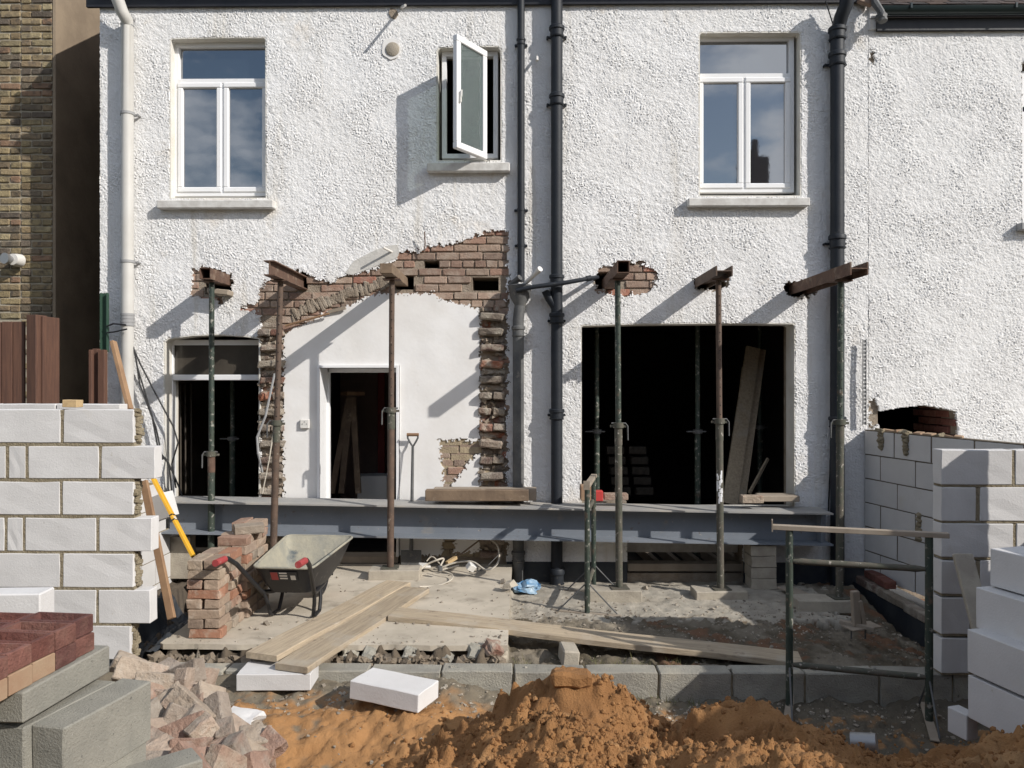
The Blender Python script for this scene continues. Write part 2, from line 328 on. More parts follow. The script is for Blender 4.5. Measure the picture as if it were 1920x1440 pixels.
M['galv'] = mat('galvanised_strip', (.33, .33, .33), None, rough=.4, metal=.6, bump=.1)
M['hole'] = mat('hole_shade_black', (.02, .018, .016), None, rough=1, bump=0)  # near-black colour standing in for the shade inside holes and slots
M['lead'] = mat('grey_cement_patch', (.60, .58, .54), (.50, .485, .45), 6, .9, .5, 30, .01)
M['dimblock'] = mat('shade_toned_block', (.10, .085, .065), (.06, .05, .04), 9, .95, .5)  # base colour darkened to stand in for the dimness of the room
M['weed'] = mat('dry_weeds', (.10, .11, .04), (.20, .17, .08), 12, .9, 0)
M['farwall'] = mat('distant_brick', (.16, .10, .075), (.12, .08, .06), 2, .9, .2)
M['farroof'] = mat('distant_slate', (.05, .05, .055), None, rough=.8, bump=.1)

_n = M['frost'].node_tree; _m = _n.nodes.new('ShaderNodeMixShader'); _t = _n.nodes.new('ShaderNodeBsdfTransparent'); _t.inputs[0].default_value = (.82, .92, .88, 1); _m.inputs[0].default_value = .42
_n.links.new(_n.nodes['Principled BSDF'].outputs[0], _m.inputs[1]); _n.links.new(_t.outputs[0], _m.inputs[2]); _n.links.new(_m.outputs[0], _n.nodes['Material Output'].inputs[0])
# shared masonry meshes
def brickmesh(name, d, m, n=1, seed=0, jit=.0025, bev=.005, cuts=0, frac=0):
    out = []
    for k in range(n):
        r = random.Random(seed + k); bm = bmesh.new()
        if cuts:
            bmesh.ops.create_cube(bm, size=1); bmesh.ops.scale(bm, vec=d, verts=bm.verts)
            bmesh.ops.bevel(bm, geom=list(bm.edges), offset=bev, segments=1, affect='EDGES')
            bmesh.ops.subdivide_edges(bm, edges=[e for e in bm.edges if e.calc_length() > max(d) * .35], cuts=cuts, use_grid_fill=True)
            sd = Vector((r.random() * 50, r.random() * 50, r.random() * 50))
            for v in bm.verts:
                v.co += mnoise.noise_vector(v.co * 28 + sd) * jit * 1.6
                if frac:
                    t = v.co.x / d[0] + .5                       # broken end at +x
                    if t > .62: v.co.x += (mnoise.noise(Vector((v.co.y, v.co.z, 0)) * 22 + sd)) * d[0] * .5 * frac * (t - .62) / .38 - v.co.z * .22 * frac * (1 if k % 2 else -1)
                    v.co.z += mnoise.noise(v.co * 9 + sd) * .008 * frac; v.co.y += mnoise.noise(v.co * 9 - sd) * .008 * frac
        else:
            vv, ff = chamfer(d[0] / 2, d[1] / 2, d[2] / 2, bev)
            bv = [bm.verts.new((x + r.uniform(-jit, jit), y + r.uniform(-jit, jit), z + r.uniform(-jit, jit))) for x, y, z in vv]
            for f in ff: bm.faces.new([bv[i] for i in f])
        bmesh.ops.recalc_face_normals(bm, faces=bm.faces)
        me = bpy.data.meshes.new(name); bm.to_mesh(me); bm.free(); me.materials.append(m); out.append(me)
    return out
BR = dict(
    old=brickmesh('brick', (.213, .10, .064), M['oldbrick'], 5, 1, .0035, .006),
    oldh=brickmesh('brick', (.101, .10, .064), M['oldbrick'], 4, 11, .0035, .006),
    tooth=brickmesh('brick', (.205, .16, .062), M['tooth'], 6, 21, .007, .012, cuts=2, frac=.25),
    stock=brickmesh('brick', (.208, .10, .060), M['stock'], 5, 31, .004, .007),
    stockh=brickmesh('brick', (.098, .10, .060), M['stock'], 4, 41, .004, .007),
    pb=brickmesh('brick', (.213, .06, .064), M['plasterbrick'], 3, 45, .003, .005))

def chip(mb, p, s, g):
    vv = [Vector((x, y, z)) for x in (-1, 1) for y in (-1, 1) for z in (-.6, .6)]
    Mx = Euler((g.random() * .6, g.random() * .6, g.random() * 6)).to_matrix()
    vv = [Mx @ Vector((v.x * g.uniform(.5, 1.2), v.y * g.uniform(.35, .9), v.z * g.uniform(.5, 1))) * s + p for v in vv]
    mb.add(vv, [(0, 1, 3, 2), (4, 6, 7, 5), (0, 4, 5, 1), (2, 3, 7, 6), (0, 2, 6, 4), (1, 5, 7, 3)])
# ------------------------------------------------------------ ground of the site
def smooth(a, lo, hi): t = np.clip((a - lo) / (hi - lo), 0, 1); return t * t * (3 - 2 * t)
gx = np.arange(-4.4, 5.0, .016); gy = np.arange(1.4, 7.42, .016)
GX, GY = np.meshgrid(gx, gy); sh = GX.shape; d_ = .016
n1 = fnoise(sh, d_, .10, .35, 1); n2 = fnoise(sh, d_, .035, .09, 2); n3 = fnoise(sh, d_, .35, 1.5, 3); n4 = fnoise(sh, d_, .10, .5, 4)
def base_z(X, Y):
    z = np.where(Y < 4.82, -.25, -.15) * np.ones_like(X)
    z = np.where((Y >= 4.82), -.145 - .14 * np.clip(X - 2.0, 0, 1.1) * smooth(7.0 - Y, 0, .9), z)
    return z
gz = base_z(GX, GY)
ye = 5.0 + .022 * n4 + .02 * n3 + .05 * smooth(GX, -.5, -.2)
left = (GX < -.09 + .006 * n1) & (GX > -2.38 + .05 * n4) & (GY > ye)
lumps = (GX < -.13) & (GX > -2.5) & (GY > 4.9) & ~left
gz = np.where(lumps, -.135 + .085 * smooth(GY + .012 * n1 + .01 * n2, 4.93, 5.01) + .009 * n1 + .006 * n2, gz)
gz = np.where(left, -.11, gz)
rslab = (~left) & (GX > -.09) & (GX < 2.6 + .08 * n4) & (GY > 6.02 + .06 * n4)
trench = (GX < -2.38) & (GY > 4.95)
gz = np.where(trench & (GX > -3.1), -.42 + .05 * n1, gz)
gz = np.where(rslab, -.14, gz)
dip = smooth(GY, 7.0, 7.2)
gz = np.where((GY > 6.95) & ~trench, gz - .11 * dip * np.where(left, 1, .3), gz)
right_edge = (GX > 3.02) & (GY > 4.9); gz = np.where(right_edge, -.34, gz)
front = GY < 4.82
rough = np.where(left | rslab, .0006, np.where(front, .0055, .0095)); gz = gz + rough * n1 + rough * .35 * n2 + np.where(front, .014 * n3 + .006 * n4, .003 * n4)
gz = gz + np.where(front, .115 * (1 - smooth(GX, -.55, .15)) * smooth(GY, 3.75, 4.25), 0)
# trampled, cracked sand left of the heap
pits = fnoise(sh, d_, .032, .075, 8); gz = gz + np.where(front & (GX > -1.6), .006 * np.clip(pits, -2, .4) * smooth(n3, -.8, .6) + .0015 * n2, 0)
def col3(c): return np.array(c)[None, None, :]
col = np.ones(sh + (3,)) * col3((.235, .195, .145))
concl = col3((.44, .39, .31)); concr = col3((.45, .41, .34))
dust = smooth(n3 + .4 * n4, -.6, 1.2)[..., None]
col = np.where((GY >= 4.82)[..., None] & (GX > -.1)[..., None], col3((.115, .095, .065)) * (1 - dust) + col3((.215, .185, .14)) * dust, col)
ginger = (smooth(-n3 + .5 * n1, .7, 1.5) * (GX > .9))[..., None]
col = col * (1 - .6 * ginger) + col3((.22, .10, .05)) * .6 * ginger
col = np.where(left[..., None], concl * (.88 + .12 * np.clip(n4, -1.5, 1.5)[..., None] * .6), col)
col = np.where(rslab[..., None], concr * (.9 + .07 * np.clip(n4, -1.5, 1.5)[..., None]), col)
patch = (left & (GY < 5.32 + .06 * n4) & (GX > -1.35) & (n3 > -.3))[..., None]; col = np.where(patch, concl * 1.25, col)
col = np.where(lumps[..., None], col3((.14, .11, .078)) * (.8 + .2 * np.clip(n1, -1, 1)[..., None]), col)
col = np.where(trench[..., None], col3((.10, .08, .06)), col)
sandw = (smooth(GX + .25 * n4 + .12 * n1, -1.75, -1.35) * (1 - smooth(GX + .3 * n3, .9, 1.7)) * (1 - smooth(GY + .08 * n4 - .10 * np.clip(-(GX + .9), 0, 2), 4.38, 4.62)))[..., None]
sandp = (smooth(n3 * .5 + n4 * .6, .35, 1.0) * (GX > 1.2) * (GY < 4.5))[..., None]
sw = np.clip(sandw + .75 * sandp, 0, 1) * front[..., None]
col = np.where(front[..., None], (col3((.19, .16, .115)) * (1 - .35 * smooth(GX, .5, 1.5)[..., None])) * (1 - sw) + col3((.38, .20, .080)) * sw, col)  # soil colour darkened towards the right, painting in the shade there
tag(sheet('ground', GX, GY, gz, np.ones((sh[0] - 1, sh[1] - 1), bool), M['soil'], col=col), kind='structure')
def gat(x, y):
    if -2.36 < x < -.09 and y > 5.02: return 0.0
    i = int(np.clip(round((y - gy[0]) / d_), 0, sh[0] - 1)); j = int(np.clip(round((x - gx[0]) / d_), 0, sh[1] - 1)); return float(gz[i, j])
edge = []; xq = -.09
ev = random.Random(5); hgt_ = 0
while xq > -2.37:
    edge.append((xq, 5.0 + .035 * mnoise.noise(Vector((xq * 3, 1, 0))) + .014 * mnoise.noise(Vector((xq * 9, 2, 0))) + .002 * ev.uniform(-1, 1))); xq -= ev.uniform(.012, .05)
side = [(-2.37 + .02 * mnoise.noise(Vector((yq * 5, 0, 0))), yq) for yq in [5.02 + .06 * k for k in range(38)]]
mb = MB(); mb.slab([(-.088, 7.262)] + edge + side + [(-2.37, 7.262)], -.035, 0.0)
tag(mb.build('concrete_slab', M['slab']), kind='structure')
mb = MB(); hr = random.Random(12)
for k in range(300):
    xq = hr.uniform(-2.4, -.12); ss = hr.uniform(.010, .038) * (1 if k % 3 else 1.25)
    chip(mb, Vector((xq, hr.uniform(4.93, 4.99), hr.uniform(-.135, -.06) - ss * .3)), ss, hr)
tag(mb.build('broken_hardcore', M['hardcore'], fix=True), kind='stuff')
mb = MB()
for x0, x1, y0, y1 in ((-60, -4.38, -60, 60), (4.98, 60, -60, 60), (-4.38, 4.98, -60, 1.42), (-4.38, 4.98, 7.38, 60)):
    mb.add([(x0, y0, -.27), (x1, y0, -.27), (x1, y1, -.27), (x0, y1, -.27)], [(0, 1, 2, 3)])
tag(mb.build('garden_ground', M['far']), kind='structure')
# loose chips
mb = MB(); g = random.Random(3)
for i in range(5600):
    t = g.random()
    if t < .55: x, y = g.uniform(-.1, 3.0), g.uniform(4.92, 6.2) + g.random() ** 2 * 1.0
    elif t < .62: x, y = g.uniform(-2.3, -.1), 5.03 + g.random() ** 2 * 2.2
    elif t < .85: x, y = g.uniform(-1.9, 2.6), 4.3 + g.random() * .42
    else: x, y = g.uniform(-1.6, 2.6), g.uniform(3.2, 4.7)
    s = .0025 + .011 * g.random() ** 5
    chip(mb, Vector((x, y, gat(x, y) + s * .3)), s, g)
tag(mb.build('rubble_chips', M['chip'], fix=False), kind='stuff')
# weeds by the footing
mb = MB()
for i in range(420):
    x = g.choice((g.gauss(-.0, .04), g.uniform(.25, 1.3), g.uniform(.6, 1.1), g.uniform(.45, .9))); y = g.uniform(4.93, 5.12) if i % 3 else g.uniform(4.66, 4.75)
    z = gat(x, y); h = g.uniform(.015, .06); a = g.random() * 6; q = .0022
    mb.add([(x - q * math.cos(a), y - q * math.sin(a), z), (x + q * math.cos(a), y + q * math.sin(a), z), (x + g.uniform(-.03, .03), y + g.uniform(-.03, .03), z + h)], [(0, 1, 2)])
tag(mb.build('weeds', M['weed'], fix=False), kind='stuff')
# footing of concrete blocks in front of the slab
ft = thing('footing_wall', 'low row of grey concrete blocks across the site in front of the slab', 'footing', (0, 4.83, -.3))
fb = brickmesh('concrete_block', (.438, .14, .215), M['fcon'], 5, 60, .004, .006, cuts=2)
x = -2.30
for k in range(12):
    inst('concrete_block', fb[k % 5], (x + .22, 4.835 + g.uniform(-.006, .006), -.192 + g.uniform(-.005, .003)), (0, 0, g.uniform(-.008, .008)), ft); x += .451
mb = MB(); mb.box((.4, 4.838, -.2), (5.3, .118, .188)); mb.build('mortar', M['blockmortar'], ft)
for k, (x, s) in enumerate(((-.43, 1), (.03, .7), (1.3, 1), (1.83, 1.2), (2.2, .8))):
    mb = MB(); chip(mb, Vector((x, 4.84, -.085)), .022 * s, g); mb.build('mortar_crumb', M['fcon'], ft)

# ------------------------------------------------------------ the house
house = thing('terraced_house', 'white pebbledashed terraced house with its back wall opened up for an extension', 'house', (0, 7.5, -.15))
TOP = W(1000, 12)[1] + .12; BOT = W(1000, 1052)[1]
XL = W(190, 500)[0]; XR = W(1626, 500)[0]; XRR = 5.3
win1 = WP([(320, 76), (323, 73), (420, 71), (499, 71), (501, 74), (502, 374), (320, 374)])
win2 = WP([(819, 96), (824, 90), (880, 87), (936, 88), (941, 94), (941, 304), (819, 304)])
win3 = WP([(1309, 65), (1312, 62), (1400, 61), (1498, 61), (1501, 64), (1501, 370), (1309, 370)])
kit = WP([(309, 640), (316, 634), (360, 628), (410, 626), (460, 629), (489, 634), (489, 1075), (309, 1075)])
big = WP([(1088, 612), (1091, 609), (1200, 606), (1380, 605), (1487, 606), (1490, 609), (1490, 955), (1393, 955), (1393, 1075), (1175, 1075), (1175, 940), (1088, 940)])
bigup = WP([(1088, 612), (1091, 609), (1200, 606), (1380, 605), (1487, 606), (1490, 609), (1490, 955), (1088, 955)])
door = WP([(597, 685), (749, 685), (749, 1072), (597, 1072)])
scar = WP([(953, 433), (936, 431), (899, 439), (869, 452), (842, 459), (801, 461), (796, 472), (760, 471), (747, 476), (739, 489), (700, 506), (685, 510), (640, 519), (625, 530), (610, 527), (587, 519), (565, 508), (550, 508), (512, 521), (497, 529), (490, 544), (484, 570), (456, 574), (451, 585), (467, 581), (488, 589), (490, 611), (488, 632), (488, 1080), (949, 1080)])
hole1 = WP([(361, 505), (383, 502), (417, 505), (433, 517), (440, 533), (430, 547), (417, 573), (405, 560), (370, 557), (360, 555), (360, 510)])
hole4 = WP([(1115, 545), (1113, 527), (1126, 501), (1155, 498), (1177, 490), (1189, 494), (1200, 490), (1213, 501), (1232, 507), (1234, 523), (1227, 537), (1213, 550), (1177, 555), (1126, 548)])
hole5 = WP([(1298, 521), (1364, 521), (1366, 534), (1354, 545), (1321, 546), (1300, 539)])
hole6 = WP([(1469, 530), (1480, 527), (1538, 537), (1534, 548), (1520, 559), (1476, 556), (1467, 545)])
arch = WP([(1646, 771), (1690, 763), (1730, 760), (1765, 764), (1790, 771), (1794, 800), (1793, 850), (1646, 850)])
chipped = WP([(1625, 92), (1634, 96), (1640, 110), (1632, 123), (1626, 121), (1630, 108)])
# dark pockets through the masonry
def rect(x0, y0, x1, y1): return WP([(x0, y0), (x1, y0), (x1, y1), (x0, y1)])
pockets = [rect(384, 528, 438, 552), rect(552, 507, 577, 542), rect(742, 514, 776, 543), rect(886, 520, 935, 545), rect(795, 489, 823, 503), rect(1116, 510, 1160, 545), rect(1302, 521, 1362, 543), rect(1470, 530, 1530, 556)]
dx = .0088
def coat(name, x0, x1, z1, zb, holes, ragged, m, seed, parent):
    nx = int((x1 - x0) / dx); nz = int((z1 - zb) / dx)
    X, Z = np.meshgrid(np.linspace(x0, x1, nx + 1), np.linspace(z1, zb, nz + 1)); s = X.shape
    a = fnoise(s, dx, .013, .026, seed); b = fnoise(s, dx, .012, .02, seed + 1); c = fnoise(s, dx, .06, .16, seed + 2); e = fnoise(s, dx, .4, 1.6, seed + 3)
    amp = .85 + .25 * np.clip(e, -1, 1)
    rel = (.0038 * np.tanh(a * 1.3) + .0016 * b) * amp + .0009 * c + .0012 * e
    Y = WY - .025 - rel
    Xc = (X[:-1, :-1] + X[1:, 1:]) / 2; Zc = (Z[:-1, :-1] + Z[1:, 1:]) / 2; mask = np.ones(Xc.shape, bool)
    for h in holes:
        mask &= ~inpoly(h, Xc + .003 * a[1:, 1:] , Zc + .003 * b[1:, 1:])
    for h in ragged:
        mask &= ~inpoly(h, Xc + .012 * c[1:, 1:] + .006 * a[1:, 1:], Zc + .012 * fnoise(Xc.shape, dx, .05, .12, seed + 5) + .005 * b[1:, 1:])
    return sheet(name, X, Y, Z, mask, m, parent, rim=(0, .04, 0))
coat('rendered_wall', XL, XR, TOP, BOT, [win1, win2, win3, kit, bigup, big], [scar, hole1, hole4, hole5, hole6], M['dash'], 100, house)
# masonry behind the render
outer = [(XL + .002, -.35), (XRR, -.35), (XRR, TOP - .002), (XL + .002, TOP - .002)]
def grow(poly, k=0): return poly
lowkit = [p for p in kit]
mb = MB(); mb.prism([(XL + .004, -.33), (XR + .0, -.33), (XR + .0, TOP - .004), (XL + .004, TOP - .004)], [win1, win2, win3, kit, big, door] + pockets, WY + .004, WY + .30)
mb.build('masonry_core', M['mortar'], house)
# bitumen plinth
mb = MB(); mb.box(((W(950, 0)[0] + W(1176, 0)[0]) / 2, WY - .012, -.17), (W(1176, 0)[0] - W(950, 0)[0] - .004, .03, 2 * (BOT + .17) - .004))
mb.build('bitumen_plinth', M['bitumen'], house)
mb = MB(); mb.box(((W(1393, 0)[0] + XR) / 2, WY - .012, -.17), (XR - W(1393, 0)[0] - .004, .03, 2 * (BOT + .17) - .004)); mb.build('bitumen_plinth', M['bitumen'], house)
# reveals
def ring(poly, t=.012):
    cx = sum(p[0] for p in poly) / len(poly); cz = sum(p[1] for p in poly) / len(poly)
    w = max(p[0] for p in poly) - min(p[0] for p in poly); h = max(p[1] for p in poly) - min(p[1] for p in poly)
    mx_, mz_ = (max(p[0] for p in poly) + min(p[0] for p in poly)) / 2, (max(p[1] for p in poly) + min(p[1] for p in poly)) / 2
    return [(mx_ + (p[0] - mx_) * (1 - 2 * t / w), mz_ + (p[1] - mz_) * (1 - 2 * t / h)) for p in poly]
for poly, y1 in ((win1, WY + .2), (win2, WY + .2), (win3, WY + .2), (kit, WY + .26), (bigup, WY + .2)):
    mb = MB(); mb.prism([(p[0], p[1]) for p in ring(poly, -.002)], [ring(poly)], WY - .022, y1); mb.build('reveal', M['reveal'], house)
def need_brick(x, z, hl):
    for p in (kit, big, door, win2): 
        if inside(p, x, z): return False
    for p in pockets:
        if any(inside(p, x + q, z) for q in (-hl * .7, 0, hl * .7)): return False
    return True
plast = WP([(533, 632), (545, 622), (570, 608), (617, 587), (662, 570), (692, 557), (715, 551), (775, 552), (812, 551), (824, 561), (850, 568), (880, 574), (899, 583), (901, 700), (899, 824), (884, 827), (862, 821), (838, 827), (824, 821), (826, 855), (829, 881), (832, 915), (836, 990), (828, 1040), (533, 1040)])
plast2 = WP([(893, 850), (900, 856), (900, 1035), (850, 1035), (858, 990), (846, 912)])
xs_c = (W(487, 0)[0], W(535, 0)[0]); xs_r = (W(899, 0)[0], W(947, 0)[0])
ztl = W(0, 600)[1]; ztr = W(0, 575)[1]; nb = 0
def brow(regs, z0, z1, x0, x1, kind, kindh, parent, dep, flem=False, yy=WY, skip=None):
    global nb
    k = 0; z = z0
    while z < z1:
        x = x0 - .1125 * (k % 2) - .03 * (k % 3); j = 0
        while x < x1:
            hd = (flem and j % 2 == 1) or (not flem and k % 5 == 4); L = .1125 if hd else .225; cx = x + L / 2
            if any(inside(r_, cx + q * L, z + zz) for r_ in regs for q in (-.45, 0, .45) for zz in (-.03, .03)) and (skip is None or skip(cx, z, L / 2)):
                me = (BR[kindh] if hd else BR[kind])[g.randrange(len(BR[kindh] if hd else BR[kind]))]
                inst('brick', me, (cx + g.uniform(-.002, .002), yy + dep + .003 - g.uniform(0, .010), z + g.uniform(-.0015, .0015)), (g.uniform(-.02, .02), g.choice((0, math.pi)) + g.uniform(-.008, .008), g.uniform(-.015, .015)), parent); nb += 1
            x += L; j += 1
        z += .0755; k += 1
def sk(x, z, hl):
    if xs_c[0] - .02 < x < xs_c[1] + .02 and z < ztl: return False
    if xs_r[0] - .02 < x < xs_r[1] + .02 and z < ztr: return False
    ps = ring(plast, .07)
    if inside(ps, x, z) and z < W(0, 640)[1]: return False
    if inside(ps, x - hl, z) and inside(ps, x + hl, z): return False
    return need_brick(x, z, hl)
scar_top = [p for p in scar]
brow([scar_top], W(0, 1000)[1], W(0, 425)[1], xs_c[0] - .4, xs_r[1] + .01, 'old', 'oldh', house, .042, skip=sk)
for h in (hole1, hole4): brow([h], W(0, 580)[1], W(0, 480)[1], h[0][0] - .5, h[0][0] + .9, 'old', 'oldh', house, .044, skip=need_brick)
# toothed remains of the demolished walls
for (xa, xb), zt in ((xs_c, ztl), (xs_r, ztr)):
    z = W(0, 1038)[1]; k = 0
    while z < zt:
        full = k % 2 == 0; prot = g.uniform(.03, .07) if full else g.uniform(.0, .03)
        w = (xb - xa)
        if g.random() < .7: parts = [((xa + xb) / 2 + g.uniform(-.008, .008), w / .205 * g.uniform(.86, 1.0))]
        else: parts = [(xa + w * .25, w * .5 / .205), (xa + w * .76, w * .44 / .205)]
        for cx, sx in parts:
            inst('brick', BR['tooth'][g.randrange(6)], (cx, WY + .055 - prot + (.0 if full else .03), z + g.uniform(-.006, .006)), (g.uniform(-.09, .09), g.uniform(-.07, .07) + g.choice((0, math.pi)), g.uniform(-.12, .12)), house, (sx, 1, g.uniform(.92, 1.16))); nb += 1
        z += .0755; k += 1
for (xa, xb), zt in ((xs_c, ztl), (xs_r, ztr)):
    mb = MB()
    for k in range(120):
        chip(mb, Vector((g.uniform(xa, xb), WY + .0 - g.uniform(0, .03), g.uniform(W(0, 1038)[1], zt))), g.uniform(.012, .034), g)
    tag(mb.build('mortar_lumps', M['mortar'], house), kind='stuff')
# the old plaster of the demolished room
def plast_sheet(name, poly, holes, seed):
    xs = [p[0] for p in poly]; zs = [p[1] for p in poly]; d = .009
    X, Z = np.meshgrid(np.arange(min(xs) - .03, max(xs) + .03, d), np.arange(max(zs) + .03, min(zs) - .03, -d)); s = X.shape
    a = fnoise(s, d, .03, .12, seed); e = fnoise(s, d, .3, 1, seed + 1); b = fnoise(s, d, .02, .06, seed + 3)
    Y = WY - .022 - .0007 * e - .0001 * a
    Xc = (X[:-1, :-1] + X[1:, 1:]) / 2; Zc = (Z[:-1, :-1] + Z[1:, 1:]) / 2
    mask = inpoly(poly, Xc + .010 * a[1:, 1:] + .004 * b[1:, 1:], Zc + .010 * np.roll(a, 9, 0)[1:, 1:] + .004 * b[:-1, :-1])
    for h in holes: mask &= ~inpoly(h, Xc, Zc)
    return sheet(name, X, Y, Z, mask, M['plaster'], house, rim=(0, .03, 0))
plast_sheet('plaster', plast, [door], 300); tag(plast_sheet('plaster', plast2, [], 310), 'loose torn sheet of white plaster')
brow([WP([(826, 818), (902, 818), (902, 1035), (828, 1035), (838, 990), (834, 915), (831, 881)])], W(0, 1035)[1], W(0, 815)[1], W(800, 0)[0], W(900, 0)[0] - .05, 'pb', 'pb', house, .028)
# old roof line, mortar fillet and lath
mb = MB(); pts = [(548, 603), (600, 582), (680, 556), (745, 533), (800, 540), (880, 555), (900, 572)]
for (a, b) in zip(pts[:3], pts[1:4]):
    pa = P(a[0], a[1] - 12, WY - .004); pb_ = P(b[0], b[1] - 14, WY - .004)
    n = 16
    for i in range(n):
        q = pa.lerp(pb_, (i + .5) / n) + Vector((0, g.uniform(-.006, .004), g.uniform(-.012, .012)))
        mb.box(q, ((pb_ - pa).length / n * 1.5, .034 + g.uniform(0, .008), .10 + g.uniform(-.04, .04)), (g.uniform(-.05, .05), -math.atan2(pb_.z - pa.z, pb_.x - pa.x) + g.uniform(-.25, .25), g.uniform(-.06, .06)), .014)
tag(mb.build('mortar_fillet', M['mortar'], house), 'rough grey mortar line left by the removed lean-to roof')
mb = MB(); mb.tube([P(535, 611, 7.24), P(570, 601, 7.24), P(617, 588, 7.23)], .011, 6); mb.build('old_pipe', M['wood'], house)
mb = MB(); mb.bar(P(615, 585, 7.255), P(648, 577, 7.25), .02, .03); mb.build('lath', M['endgrain'], house)
# torn paper and crumbs at the plaster edge
# fascia, gutter and roof
zf = W(1000, 14)[1]
mb = MB(); mb.box(((XL + XR) / 2 - .05, WY - .05, zf + .17), (XR - XL + .12, .03, .34)); mb.build('fascia', M['fascia'], house)
def gutter(x0, x1, y, z, r, name, m, parent):
    mb = MB(); n = 8; pr = [(math.cos(math.pi + math.pi * k / n) * r, math.sin(math.pi + math.pi * k / n) * r) for k in range(n + 1)]
    pr2 = [(a * .92, b * .92) for a, b in pr][::-1]; pp = pr + pr2; N_ = len(pp)
    vv = [(x0, y + a, z + b) for a, b in pp] + [(x1, y + a, z + b) for a, b in pp]
    mb.add(vv, [(i, (i + 1) % N_, N_ + (i + 1) % N_, N_ + i) for i in range(N_)] )
    return mb.build(name, m, parent, smooth=True)
gutter(XL - .03, XR, WY - .115, zf + .16, .055, 'gutter', M['fascia'], house)
mb = MB(); t = math.tan(R(36))
mb.add([(XL - .06, WY - .16, zf + .22), (XR, WY - .16, zf + .22), (XR, WY + 4, zf + .22 + 4.16 * t), (XL - .06, WY + 4, zf + .22 + 4.16 * t), (XR, WY + 8.2, zf + .3), (XL - .06, WY + 8.2, zf + .3)], [(0, 1, 2, 3), (3, 2, 4, 5)])
rf = mb.build('roof', M['tile'], house)
mb = MB(); mb.add([(XL, WY + .1, -.3), (XL, WY + 8, -.3), (XL, WY + 8, zf + .25), (XL, WY + 4, zf + 3.2), (XL, WY + .1, zf + .25)], [(0, 1, 2, 3, 4)]); mb.build('flank_wall', M['tan'], house)
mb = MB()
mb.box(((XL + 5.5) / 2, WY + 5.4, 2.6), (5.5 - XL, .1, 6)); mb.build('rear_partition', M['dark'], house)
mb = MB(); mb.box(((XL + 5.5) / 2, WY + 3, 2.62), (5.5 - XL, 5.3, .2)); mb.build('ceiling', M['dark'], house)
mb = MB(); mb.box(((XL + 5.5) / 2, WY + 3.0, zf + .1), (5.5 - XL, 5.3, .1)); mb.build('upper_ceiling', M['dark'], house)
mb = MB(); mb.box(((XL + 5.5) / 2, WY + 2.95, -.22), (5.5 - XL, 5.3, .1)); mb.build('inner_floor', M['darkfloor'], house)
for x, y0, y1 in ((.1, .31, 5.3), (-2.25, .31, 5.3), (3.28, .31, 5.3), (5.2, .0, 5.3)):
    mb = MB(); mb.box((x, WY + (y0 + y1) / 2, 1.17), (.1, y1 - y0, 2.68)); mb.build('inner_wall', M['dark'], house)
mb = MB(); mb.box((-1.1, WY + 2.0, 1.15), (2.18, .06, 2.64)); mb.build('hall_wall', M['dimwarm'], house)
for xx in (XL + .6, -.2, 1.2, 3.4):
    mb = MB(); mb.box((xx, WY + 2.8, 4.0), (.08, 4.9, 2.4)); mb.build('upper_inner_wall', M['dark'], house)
# floor joists seen under the big opening
zj = W(0, 1058)[1]
for k in range(5):
    x = W(1195 + k * 42, 0)[0]; mb = MB(); mb.bar((x + .25, WY + .3, -.1), (x - .0, WY + 3.5, -.1), .05, .1); mb.build('joist', M['endgrain'], house)
mb = MB(); mb.box((W(1285, 0)[0], WY + .06, W(0, 1060)[1]), (W(1393, 0)[0] - W(1177, 0)[0], .14, .07)); mb.build('threshold', M['endgrain'], house)
mb = MB(); mb.box((W(1285, 0)[0], WY + .20, W(0, 1022)[1]), (W(1393, 0)[0] - W(1177, 0)[0] - .01, .09, .17)); mb.build('sill_beam', M['sill'], house)
mb = MB(); mb.box((W(673, 0)[0], WY + .06, W(0, 1046)[1]), (W(749, 0)[0] - W(597, 0)[0] - .02, .2, .06)); mb.build('threshold', M['endgrain'], house)
mb = MB(); mb.box((W(400, 0)[0], WY + .06, W(0, 1040)[1]), (W(489, 0)[0] - W(309, 0)[0] - .03, .2, .08)); mb.build('threshold', M['endgrain'], house)

